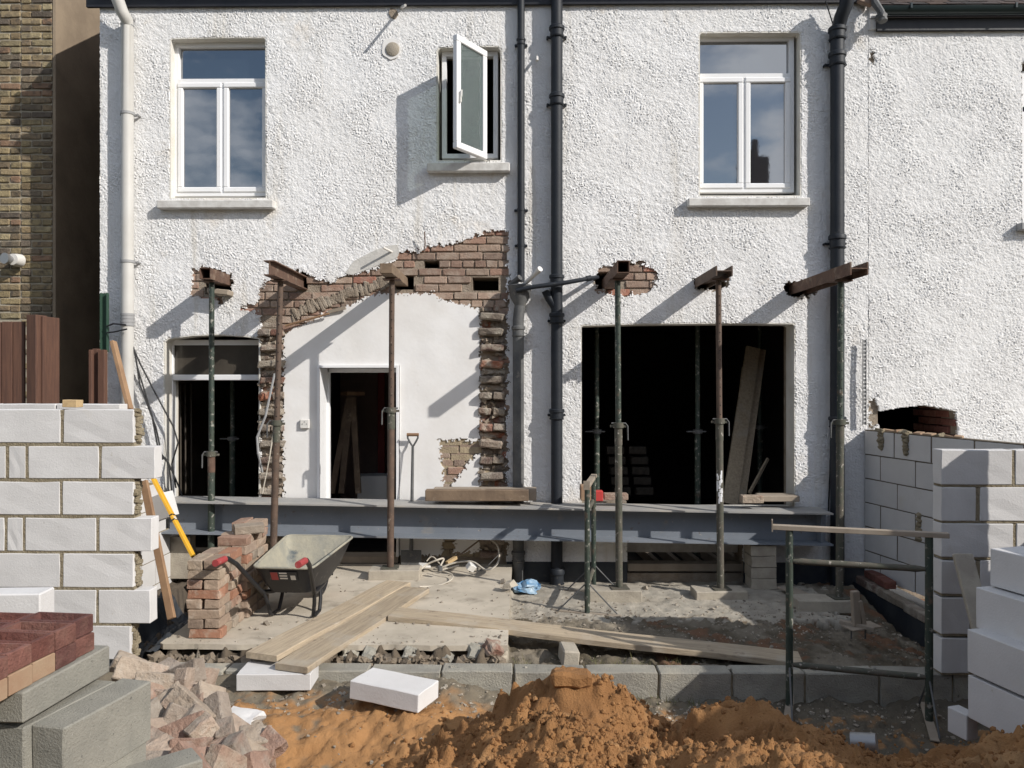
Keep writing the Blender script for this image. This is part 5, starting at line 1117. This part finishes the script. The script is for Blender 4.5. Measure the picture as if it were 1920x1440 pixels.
lv = thing('spirit_level', 'yellow spirit level leaning by the left block wall', 'spirit level', P(365, 1045, 6.2))
a, b = P(288, 898, 6.35), P(363, 1044, 6.1); mb = MB(); mb.bar(a, b, .05, .024, .003, up=(1, 0, .5)); mb.build('body', M['yellow'], lv)
for t_ in (.47, .53): mb = MB(); c = a.lerp(b, t_); mb.bar(c, c + (b - a).normalized() * .012, .052, .027, up=(1, 0, .5)); mb.build('band', M['blackp'], lv)
mb = MB(); c = a.lerp(b, .5); mb.bar(c, c + (b - a).normalized() * .03, .03, .0275, up=(1, 0, .5)); mb.build('vial', M['label'], lv)
for (p0_, p1_, Y0, Y1_, w_, h_, m_, lab) in (((270, 902), (322, 1160), 5.3, 5.0, .05, .03, 'wood', 'brown timber lath leaning between the toothed wall and brick stack'), ((212, 640), (244, 768), 5.3, 5.2, .028, .05, 'wood', 'rough timber lath leaning on the grey downpipe above the left wall')):
    mb = MB(); mb.bar(P(*p0_, Y0), P(*p1_, Y1_), w_, h_, .003, up=(0, 1, 0)); tag(mb.build('timber_lath', M[m_]), lab, 'timber')
# spade
sp = thing('spade', 'spade with a D handle leaning on the white plaster beside the doorway', 'spade', P(771, 1040, 7.0))
a, b = P(774, 838, 7.2), P(771, 1035, 7.12); mb = MB(); mb.tube([a, a.lerp(b, .5), b], .016, 10, rs=[.013, .016, .019]); mb.build('shaft', M['oldiron'], sp, True)
mb = MB(); c = a; s_ = .05; mb.tube([c, c + Vector((-.03, 0, .05)), c + Vector((-.048, 0, .085)), c + Vector((-.048, 0, .115))], .009, 8); mb.tube([c, c + Vector((.03, 0, .05)), c + Vector((.048, 0, .085)), c + Vector((.048, 0, .115))], .009, 8); mb.build('yoke', M['oldiron'], sp, True)
mb = MB(); mb.tube([c + Vector((-.056, 0, .115)), c + Vector((.056, 0, .115))], .016, 10); mb.build('grip', M['wood'], sp, True)
mb = MB(); mb.box(b + Vector((0, 0, -.12)), (.19, .012, .28), (R(5), 0, 0), .003); mb.build('blade', M['oldiron'], sp)

# ------------------------------------------------------------ trestles
def trestle(P0, P1, ztop, lab, zfoot, bars=(.22, .86), topext=.1):
    a = Vector(P0); b = Vector(P1); t = thing('steel_trestle', lab, 'trestle', (a + b) / 2, group='steel builders trestles')
    H = ztop - zfoot; u = (b - a); u.z = 0; u.normalize(); n = Vector((-u.y, u.x, 0)); A = Vector((a.x, a.y, zfoot)); B = Vector((b.x, b.y, zfoot)); Zv = Vector((0, 0, 1))
    mb = MB(); mb.bar(A - u * topext + Zv * H, B + u * topext + Zv * H, .05, .028, .002); mb.bar(A - u * topext + Zv * (H + .008), A - u * (topext - .006) + Zv * (H + .008), .05, .07); mb.build('top_bar', M['endgrain'], t)
    for X_ in (A, B):
        mb = MB(); mb.tube([X_ + Zv * .01, X_ + Zv * (H - .014)], .0215, 12); mb.build('leg', M['greenprop'], t, True)
        mb = MB(); mb.bar(X_ + n * -.27 + Zv * .012 - u * .03, X_ + n * .27 + Zv * .012 + u * .03, .045, .006); mb.build('foot', M['endgrain'], t)
        for s_ in (-1, 1):
            mb = MB(); mb.tube([X_ + Zv * .26, X_ + n * s_ * .24 + Zv * .015], .006, 7); mb.build('brace', M['oldiron'], t, True)
    for f in bars:
        mb = MB(); A_ = A + Zv * H * (1 - f); B_ = B + Zv * H * (1 - f); L = (B_ - A_).length
        pts = [A_ + u * .02, A_ + u * .07, A_ + u * .11, B_ - u * .11, B_ - u * .07, B_ - u * .02]; mb.tube(pts, .02, 10, rs=[.012, .02, .0185, .0185, .02, .012]); mb.build('rail', M['greyprop'], t, True)
    return t
A = P(1480, 1320, 4.62); B = P(1742, 1350, 4.42)
trestle(A, B, P(0, 990, 4.55).z, 'tall steel trestle standing at the right in front of the footing blocks', P(0, 1328, 4.55).z, bars=(.185, .76))
A = P(1101, 1147, 6.18); B = P(1113, 1125, 6.80)
trestle(A, B, P(0, 905, 6.3).z, 'steel trestle seen end-on beside the green prop', -.15, bars=(.2, .78), topext=.06)

# ------------------------------------------------------------ planks
def plank(a, b, w, th_, lab, mm='timber', up=(0, 0, 1)):
    mb = MB(); n = 10; a = Vector(a); b = Vector(b)
    y = (b - a); L = y.length; y.normalize(); x = y.cross(Vector(up)).normalized(); z = x.cross(y)
    vv = []; 
    for i in range(n + 1):
        c = a + y * L * i / n + z * .004 * math.sin(i * .9); ch = .004
        jw = g.uniform(-.0015, .0015)
        for dx_, dz_ in ((-w / 2 + ch, -th_ / 2), (w / 2 - ch, -th_ / 2), (w / 2 + jw, -th_ / 2 + ch), (w / 2 + jw, th_ / 2 - ch), (w / 2 - ch, th_ / 2), (-w / 2 + ch, th_ / 2), (-w / 2 + jw, th_ / 2 - ch), (-w / 2 + jw, -th_ / 2 + ch)): vv.append(x * dx_ + z * dz_)
        for j in range(8): vv[-8 + j] = vv[-8 + j] + c
    ff = [(i * 8 + j, i * 8 + (j + 1) % 8, (i + 1) * 8 + (j + 1) % 8, (i + 1) * 8 + j) for i in range(n) for j in range(8)] + [tuple(range(8)), tuple(n * 8 + j for j in range(8))]
    # local frame so that the grain runs along the board
    Mi = Matrix((x, y, z)); mid = (a + b) / 2
    mb.add([Mi @ (v - mid) for v in vv], ff)
    o = bpy.data.objects.new('plank', mb.mesh('plank', M[mm])); o.matrix_world = Matrix.Translation(mid) @ Mi.transposed().to_4x4(); C.objects.link(o)
    return tag(o, lab, 'plank', 'scaffold boards lying on the ground')
zw = o2.location.z
plank((P(492, 0, 4.72).x, 4.70, .025), (P(775, 0, 6.45).x - .12, 6.42, .03), .225, .038, 'left weathered plank of the sloping pair resting on a white block')
plank((P(556, 0, 4.60).x - .025, 4.58, -.0), (P(785, 0, 6.3).x - .01, 6.25, .024), .225, .038, 'right plank of the sloping pair resting on a white block')
plank((P(740, 0, 5.65).x, 5.60, .022), (P(1500, 0, 4.98).x + .02, 5.03, -.10), .225, .040, 'long plank lying across the broken edge of the slab')
plank((P(1430, 0, 6.6).x + .25, 6.35 + .5, -.10), (P(1540, 0, 6.3).x + .1, 6.45, -.13), .13, .02, 'short board lying near the pad block at the right', 'endgrain')
mb = MB(); mb.box((P(518, 0, 4.7).x, 4.68, -.19), (.38, .1, .128), None, .006); tag(mb.build('brick', M['tooth']), 'brick half hidden under the white block below the sloping planks', 'brick')
mb = MB(); p = P(1065, 1215, 5.2); mb.box((p.x, 5.12, -.10), (.11, .2, .11), (0, .1, .1), .01); tag(mb.build('brick', M['padconc']), 'mortared brick lump propping the long plank', 'brick')
# broken lumps in the slab edge
for k, (px, py, s_, m_) in enumerate(((925, 1218, 1, 'tooth'), (892, 1225, .8, 'conc'), (655, 1232, .8, 'fcon'), (690, 1228, .7, 'conc'), (770, 1230, .8, 'fcon'), (610, 1228, .7, 'fcon'), (840, 1232, .6, 'fcon'))):
    me = brickmesh('slab_lump', (.12 * s_, .1, .08 * s_), M[m_], 1, 300 + k, .012, .01, cuts=2)[0]
    o = inst('slab_lump', me, P(px, py, 4.98) + Vector((0, .02, 0)), (g.random(), g.random(), g.random()), None); tag(o, ('reddish brick lump at the right end of the broken slab edge', 'grey lump just left of the reddish brick in the slab edge', 'concrete lump in the slab edge right of the planks', 'small concrete lump beside it in the slab edge', 'concrete lump at the middle of the slab edge', 'concrete lump in the slab edge touching the planks', 'small lump right of the middle of the slab edge')[k], 'lump')

# ------------------------------------------------------------ brick stack
sbm = brickmesh('brick', (.215, .102, .064), M['stackbrick'], 5, 320, .004, .006); 
X0 = -2.235; YS = 5.10; cnt = 0
W5 = ['first', 'second', 'third', 'fourth', 'fifth', 'sixth', 'seventh', 'eighth', 'ninth', 'tenth']
def sbrick(x, y, z, rz, lab, tilt=0):
    o = inst('brick', sbm[g.randrange(5)], (x, y, z), (g.uniform(-.02, .02) + tilt, g.uniform(-.02, .02), rz + g.uniform(-.05, .05)), None); return tag(o, lab, 'brick', 'reclaimed bricks stacked beside the wheelbarrow')
for lay in range(10):
    z = .033 + .0655 * lay
    for dpt in range(4):
        y = YS + .225 * dpt
        if lay >= 8 and dpt < 2: continue
        if lay == 9 and dpt < 3: continue
        sh_ = .03 * (dpt > 1) + g.uniform(-.01, .01)
        dn = ('front', 'second', 'third', 'rear')[dpt]
        if lay % 2 == 0:
            for j in range(2): sbrick(X0 + .11 + sh_ + g.uniform(-.012, .012), y + .052 + .108 * j, z, 0, 'dusty brick lying crosswise in the %s layer, %s bay of the stack, %s' % (W5[lay], dn, ('nearer', 'farther')[j]))
        else:
            for j in range(2): sbrick(X0 + .055 + .114 * j + sh_ + g.uniform(-.008, .008), y + .108, z, math.pi / 2, 'dusty brick end-on in the %s layer, %s bay of the stack, %s' % (W5[lay], dn, ('left', 'right')[j]))
sbrick(X0 + .2, YS + .62, .033 + .0655 * 9, .5, 'brick lying askew on top of the stack near the cup', .1)
mb = MB(); p = P(447, 1000, 5.72); mb.tube([p + Vector((0, 0, -.035)), p + Vector((0, 0, -.01)), p + Vector((0, 0, .012))], .05, 16, rs=[.055, .062, .035]); tag(mb.build('dust_mask', M['socket'], smooth=True), 'white dust mask lying on top of the brick stack', 'mask')

# ------------------------------------------------------------ wheelbarrow
wbx = thing('wheelbarrow', 'black wheelbarrow with a cement caked tray and red grips beside the brick stack', 'wheelbarrow', (-1.665, 5.57, 0.0), (0, 0, R(-4)), local=True)
def loc_build(mb, name, m, parent, smooth=False):
    o = bpy.data.objects.new(name, mb.mesh(name, m, smooth)); C.objects.link(o); o.parent = parent; wloc[o] = Vector((0, 0, 0)); return o
def ring4(hw0, hw1, y0, y1, z0, z1, r=.05, n=4):         # rounded quad: rear (y0) half width hw0, front (y1) half width hw1
    pts = []; cs = [(-hw0, y0, z0), (hw0, y0, z0), (hw1, y1, z1), (-hw1, y1, z1)]
    for i in range(4):
        c = Vector(cs[i]); pv = Vector(cs[i - 1]); nx = Vector(cs[(i + 1) % 4]); a = c + (pv - c).normalized() * r; b = c + (nx - c).normalized() * r
        for k in range(n + 1):
            t = k / n; pts.append((1 - t) ** 2 * a + 2 * t * (1 - t) * c + t * t * b)
    return pts
rim = ring4(.215, .275, -.20, .62, .41, .475, .06); mid = ring4(.18, .225, -.13, .50, .29, .31, .06); bot = ring4(.14, .165, -.06, .34, .20, .195, .05)
n = len(rim); mb = MB(); inner = [Vector((v.x * .97, v.y * .985 + .006, v.z + .006)) for v in rim]; 
mb.add(rim + mid + bot, [(i, (i + 1) % n, n + (i + 1) % n, n + i) for i in range(n)] + [(n + i, n + (i + 1) % n, 2 * n + (i + 1) % n, 2 * n + i) for i in range(n)] + [tuple(2 * n + i for i in range(n))])
loc_build(mb, 'tray', M['blackp'], wbx, True)
mb = MB(); sc3 = lambda L_, k, dz: [Vector((v.x * k, (v.y - .2) * k + .2, v.z + dz)) for v in L_]
ri, mi_, bi_ = sc3(rim, .975, .001), sc3(mid, .955, .008), sc3(bot, .94, .012)
mb.add(ri + mi_ + bi_, [(i, (i + 1) % n, n + (i + 1) % n, n + i) for i in range(n)] + [(n + i, n + (i + 1) % n, 2 * n + (i + 1) % n, 2 * n + i) for i in range(n)] + [tuple(2 * n + i for i in range(n))])
loc_build(mb, 'tray_lining', M['traycement'], wbx, True)
mb = MB(); mb.tube(rim + [rim[0], rim[1]], .009, 8, caps=False); loc_build(mb, 'rim', M['traycement'], wbx, True)
for s_ in (-1, 1):
    mb = MB(); mb.tube([(s_ * .275, -.56, .535), (s_ * .27, -.46, .53), (s_ * .255, -.36, .47), (s_ * .215, -.18, .30), (s_ * .19, -.08, .205), (s_ * .16, .05, .18), (s_ * .12, .36, .17), (s_ * .06, .54, .165), (s_ * .055, .62, .165)], .0165, 10); loc_build(mb, 'handle', M['blackp'], wbx, True)
    mb = MB(); mb.tube([(s_ * .276, -.63, .538), (s_ * .274, -.50, .535)], .023, 12); loc_build(mb, 'grip', M['red'], wbx, True)
    mb = MB(); mb.tube([(s_ * .19, -.07, .21), (s_ * .175, -.03, .12), (s_ * .16, -.01, .03), (s_ * .16, .02, .015), (s_ * .155, .14, .018), (s_ * .15, .18, .1), (s_ * .14, .20, .18)], .014, 8); loc_build(mb, 'leg', M['blackp'], wbx, True)
    mb = MB(); mb.tube([(s_ * .10, .60, .165), (s_ * .12, .60, .36)], .01, 8); loc_build(mb, 'stay', M['blackp'], wbx, True)
mb = MB(); mb.tube([(-.16, .10, .178), (.16, .10, .178)], .012, 8); loc_build(mb, 'cross_tube', M['oldiron'], wbx, True); mb = MB(); mb.tube([(-.06, .60, .165), (.06, .60, .165)], .01, 8); loc_build(mb, 'axle', M['oldiron'], wbx, True)
mb = MB(); 
NT, NS = 24, 8; vv = []; R0, r0 = .135, .035; 
for i in range(NT):
    for j in range(NS):
        a, b = 2 * math.pi * i / NT, 2 * math.pi * j / NS; vv.append((r0 * math.sin(b), .60 + (R0 + r0 * math.cos(b)) * math.cos(a), .165 + (R0 + r0 * math.cos(b)) * math.sin(a)))
mb.add(vv, [(i * NS + j, i * NS + (j + 1) % NS, ((i + 1) % NT) * NS + (j + 1) % NS, ((i + 1) % NT) * NS + j) for i in range(NT) for j in range(NS)])
whl = loc_build(mb, 'wheel', M['blackp'], wbx, True)
mb = MB(); mb.tube([(-.018, .60, .165), (.018, .60, .165)], .105, 20); loc_build(mb, 'rim_disc', M['red'], whl, True)
# sticker on the rear face
def face_pt(u_, v_): # on rear face between rim and mid
    a = Vector((0, -.20, .41)); b = Vector((0, -.13, .29)); c = a.lerp(b, v_); return Vector((u_, c.y, c.z))
tl = math.atan2(.07, .12)
mb = MB(); c = face_pt(.0, .55) + Vector((0, -.006, -.002)); mb.box(c, (.20, .003, .085), (tl, 0, 0)); loc_build(mb, 'sticker', M['blackp'], wbx)
for (u_, w_, h_, dz, m_) in ((-.065, .05, .07, 0, 'labelred'), (.0, .055, .012, .025, 'label'), (.0, .055, .012, .004, 'label'), (.0, .055, .012, -.017, 'label'), (.068, .035, .04, -.01, 'label')):
    mb = MB(); c = face_pt(u_, .55) + Vector((0, -.0085, dz)) + Vector((0, -dz * .58, 0)); mb.box(c, (w_, .002, h_), (tl, 0, 0)); loc_build(mb, 'sticker_print', M[m_], wbx)

# ------------------------------------------------------------ small things on the slab
def hose(name, pts, r, m, lab, cat, group=None):
    P3 = [Vector(p) for p in pts]; out = []
    for i in range(len(P3) - 1):
        p0_, p1_, p2_, p3_ = P3[max(i - 1, 0)], P3[i], P3[i + 1], P3[min(i + 2, len(P3) - 1)]
        for k in range(5):
            t = k / 5; out.append(.5 * ((2 * p1_) + (p2_ - p0_) * t + (2 * p0_ - 5 * p1_ + 4 * p2_ - p3_) * t * t + (3 * p1_ - p0_ - 3 * p2_ + p3_) * t ** 3))
    out.append(P3[-1]); mb = MB(); mb.tube(out, r, 7); return tag(mb.build(name, M[m], smooth=True), lab, cat, group)
GC = 'electric cables on the slab by the wall'
hose('cable', [P(770, 1090, 6.65), P(795, 1062, 6.9), P(820, 1050, 6.9), P(832, 1048, 6.95), P(826, 1064, 6.9), P(850, 1056, 6.9), P(885, 1053, 6.9), P(910, 1068, 6.8), P(928, 1062, 6.85), P(936, 1046, 7.0), P(932, 1022, 7.05), P(920, 1012, 7.1)], .0085, 'wcable', 'thick white cable looping up under the steel beam', 'cable', GC)
hose('cable', [P(786, 1100, 6.4), P(820, 1098, 6.5), P(845, 1088, 6.55), P(848, 1078, 6.7), P(835, 1072, 6.75), P(815, 1066, 6.85)], .006, 'wcable', 'thin white cable curling beside the ends of the planks', 'cable', GC)
hose('cable', [P(800, 1052, 7.0), P(812, 1044, 7.0), P(835, 1066, 6.9), P(860, 1060, 6.9), P(830, 1068, 6.85)], .006, 'wcable', 'tangled white cable in the middle of the knot', 'cable', GC)
hose('cable', [P(880, 1072, 6.75), P(905, 1068, 6.85), P(925, 1050, 6.95), P(935, 1040, 7.0)], .005, 'cable', 'thin dark cable at the right of the knot', 'cable', GC)
mb = MB(); p = P(825, 1070, 6.72); mb.tube([p, p + Vector((0, 0, .04))], .022, 10); tag(mb.build('plug', M['oldiron'], smooth=True), 'dirty plug on the slab in the cable tangle', 'plug')
mb = MB(); p = P(883, 1063, 6.75); mb.box(p, (.07, .06, .06), (.4, .5, .6), .004); tag(mb.build('junction_box', M['socket']), 'crumpled white plastic box beside the cables', 'box')
mb = MB(); p = P(796, 1060, 6.95); mb.box(p, (.1, .09, .02), (.1, .1, .3), .004); tag(mb.build('socket_plate', M['socket']), 'white socket plate lying behind the pad block', 'plate')
mb = MB(); mb.bar(P(838, 1056, 6.95), P(855, 1045, 7.05), .03, .03); tag(mb.build('timber_scrap', M['newtimber']), 'pale timber scrap leaning by the cables', 'offcut')
mb = MB(); mb.bar(P(858, 1044, 7.1), P(900, 1012, 7.12), .015, .012); tag(mb.build('batten', M['oaktimber']), 'thin dark batten leaning against the plaster under the beam', 'timber')
bm = bmesh.new(); bmesh.ops.create_icosphere(bm, subdivisions=4, radius=.105)
for v in bm.verts:
    q = v.co.copy(); v.co.z = v.co.z * .42; v.co += mnoise.noise_vector(q * 14) * .05 + mnoise.noise_vector(q * 34) * .02; v.co.x *= 1.1
    v.co.z = max(v.co.z, -.03)
me = bpy.data.meshes.new('plastic_bag'); bm.to_mesh(me); bm.free(); me.materials.append(M['blue'])
o = bpy.data.objects.new('plastic_bag', me); C.objects.link(o); o.location = (P(984, 0, 6.75).x, 6.8, -.10); tag(o, 'crumpled blue and white plastic bag on the ground below the beam', 'bag')
mb = MB(); chip(mb, P(957, 1100, 6.3) + Vector((0, 0, .02)), .055, g); tag(mb.build('mortar_lump', M['padconc']), 'pale mortar lump beside the blue bag', 'lump')
for k, (px, py, Y, s_) in enumerate(((700, 1062, 6.9, .02), (942, 1090, 6.55, .03), (1210, 1092, 6.9, .028), (1335, 1125, 6.3, .02), (500, 1170, 5.4, .02))):
    mb = MB(); p = P(px, py, Y); chip(mb, Vector((p.x, p.y, gat(p.x, p.y) + s_ * .4)), s_, g); tag(mb.build('stone', M['chip']), ('small stone near the plaster prop', 'stone by the slab step near the bag', 'pale stone behind the prop at the large opening', 'stone in front of the right pad block', 'stone below the barrow')[k], 'stone')
# upturned base with a stub post, right
ts = thing('stub_stand', 'dusty timber base with a short upright stub on the dirt at the right', 'stand', (P(1610, 0, 5.6).x, 5.6, -.2))
p = P(1612, 1172, 5.55); mb = MB(); mb.box(p + Vector((-.02, 0, .0)), (.23, .05, .025), (0, .08, R(-30)), .003); mb.box(p + Vector((.02, .02, -.014)), (.26, .12, .012), (.06, 0, R(20)), .002); mb.build('base', M['endgrain'], ts)
mb = MB(); mb.box(p + Vector((-.03, 0, .12)), (.055, .04, .25), (0, R(-3), R(10)), .004); mb.box(p + Vector((.012, 0, .09)), (.03, .04, .18), (0, R(-12), R(10)), .004); mb.build('upright', M['endgrain'], ts)
for q in (-.06, .04): mb = MB(); mb.tube([p + Vector((q, 0, -.01)), p + Vector((q, 0, -.1))], .006, 6); mb.build('leg', M['oldiron'], ts)

# ------------------------------------------------------------ inside the rooms
def iprop(px, Y, lab, cpy=800):
    x = P(px, 0, Y).x; t = thing('steel_prop', lab, 'prop', (x, Y, -.17), group='steel props inside the rooms'); zc = P(0, cpy, Y).z
    mb = MB(); mb.tube([(x, Y, -.17), (x, Y, zc)], .03, 10); mb.build('outer_tube', M['greenprop'], t, True)
    mb = MB(); mb.tube([(x, Y, zc), (x, Y, 2.5)], .024, 10); mb.build('inner_tube', M['greenprop'], t, True)
    mb = MB(); mb.tube([(x, Y, zc - .02), (x, Y, zc + .02)], .05, 10); mb.tube([(x - .12, Y - .03, zc), (x + .08, Y - .03, zc)], .008, 6); mb.build('collar', M['oldiron'], t, True)
iprop(1119, 7.9, 'green prop inside the large opening, at its left side', 808); iprop(1308, 7.9, 'green prop inside the large opening, at its middle', 808); iprop(1425, 8.6, 'green prop inside the large opening, by the leaning planks', 800); iprop(436, 7.95, 'prop inside the kitchen behind the toplight frame', 822)
for k, (a, b, w_) in enumerate((((1412, 652), (1368, 945), .15), ((1425, 655), (1385, 945), .12), ((1400, 690), (1372, 945), .1))):
    pa, pb_ = P(*a, 8.35 + .04 * k), P(*b, 7.85 + .04 * k); mb = MB(); mb.bar(pa, pb_, w_, .035, up=(0, 1, 0)); tag(mb.build('plank', M['timber']), ('wide plank leaning inside the large opening, foremost', 'second plank leaning inside the large opening, just behind', 'third plank leaning inside the large opening, rearmost')[k], 'plank', 'planks leaning inside the large opening')
mb = MB(); mb.bar(P(1440, 860, 7.9), P(1405, 925, 7.75), .02, .03); tag(mb.build('batten', M['timber']), 'short batten leaning inside the large opening at the right', 'timber')
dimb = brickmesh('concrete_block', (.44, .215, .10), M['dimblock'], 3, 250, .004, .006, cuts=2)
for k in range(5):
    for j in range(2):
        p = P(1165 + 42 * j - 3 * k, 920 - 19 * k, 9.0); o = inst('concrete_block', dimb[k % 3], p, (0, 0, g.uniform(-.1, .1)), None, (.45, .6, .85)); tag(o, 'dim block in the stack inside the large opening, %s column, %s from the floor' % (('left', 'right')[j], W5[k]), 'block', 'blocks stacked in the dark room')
tr = thing('wooden_trestle', 'wooden trestle standing inside the doorway', 'trestle', (P(655, 0, 8.2).x, 8.2, -.15))
mb = MB(); mb.bar(P(645, 738, 8.1), P(678, 738, 8.3), .1, .04); mb.build('top_bar', M['wood'], tr)
for a, b in (((655, 745), (622, 925)), ((658, 745), (640, 925)), ((662, 745), (672, 925))):
    mb = MB(); mb.bar(P(*a, 8.2), P(*b, 8.1), .06, .03, up=(0, 1, 0)); mb.build('leg', M['oaktimber'], tr)
mb = MB(); mb.box(P(700, 915, 8.6), (.32, .3, .3), (0, 0, .1)); tag(mb.build('board_box', M['plaster']), 'pale box on the floor inside the doorway', 'box')
mb = MB(); mb.box(P(715, 800, 9.1), (.08, .02, 1.6)); tag(mb.build('coat', M['labelred']), 'dull red strip hanging on the wall inside the doorway', 'cloth')
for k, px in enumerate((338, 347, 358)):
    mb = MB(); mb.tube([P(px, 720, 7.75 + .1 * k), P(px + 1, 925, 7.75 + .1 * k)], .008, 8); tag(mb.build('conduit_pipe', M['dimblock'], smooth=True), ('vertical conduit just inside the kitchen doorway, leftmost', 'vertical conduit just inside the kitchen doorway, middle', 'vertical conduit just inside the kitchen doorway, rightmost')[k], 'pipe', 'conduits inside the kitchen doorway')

# ------------------------------------------------------------ houses behind the viewer, mirrored in the windows
for k, (x, w_, ridge) in enumerate(((-19, 9, 9.2), (-9.8, 9, 8.9), (-.6, 9, 9.1), (8.6, 9, 9.0))):
    t = thing('terraced_house', ('brick terraced house behind the viewer, farthest left', 'brick terraced house behind the viewer, left of centre', 'brick terraced house behind the viewer, right of centre', 'brick terraced house behind the viewer, farthest right')[k], 'house', (x + w_ / 2, -15, -.25), group='houses behind the viewer')
    mb = MB(); mb.box((x + w_ / 2, -16, 2.6), (w_ - .05, 8, 5.7)); mb.build('wall', M['farwall'], t)
    mb = MB(); mb.add([(x, -11.7, 5.3), (x + w_, -11.7, 5.3), (x + w_, -16, ridge), (x, -16, ridge), (x, -20.3, 5.3), (x + w_, -20.3, 5.3)], [(0, 1, 2, 3), (3, 2, 5, 4), (0, 3, 4), (1, 5, 2)]); rr = mb.build('roof', M['farroof'], t)
    mb = MB(); mb.box((x + .6, -16, ridge + .5), (.9, 1.3, 2.2)); mb.tube([(x + .6, -16.3, ridge + 1.6), (x + .6, -16.3, ridge + 2.1)], .14, 8); mb.tube([(x + .6, -15.7, ridge + 1.6), (x + .6, -15.7, ridge + 2.3)], .14, 8); mb.build('chimney', M['farwall'], rr)
    for q in range(3):
        mb = MB(); mb.box((x + 1.6 + 2.7 * q, -11.98, 3.6), (1.1, .08, 1.4)); mb.build('window', M['glass'], t)
print('bricks on house', nb)
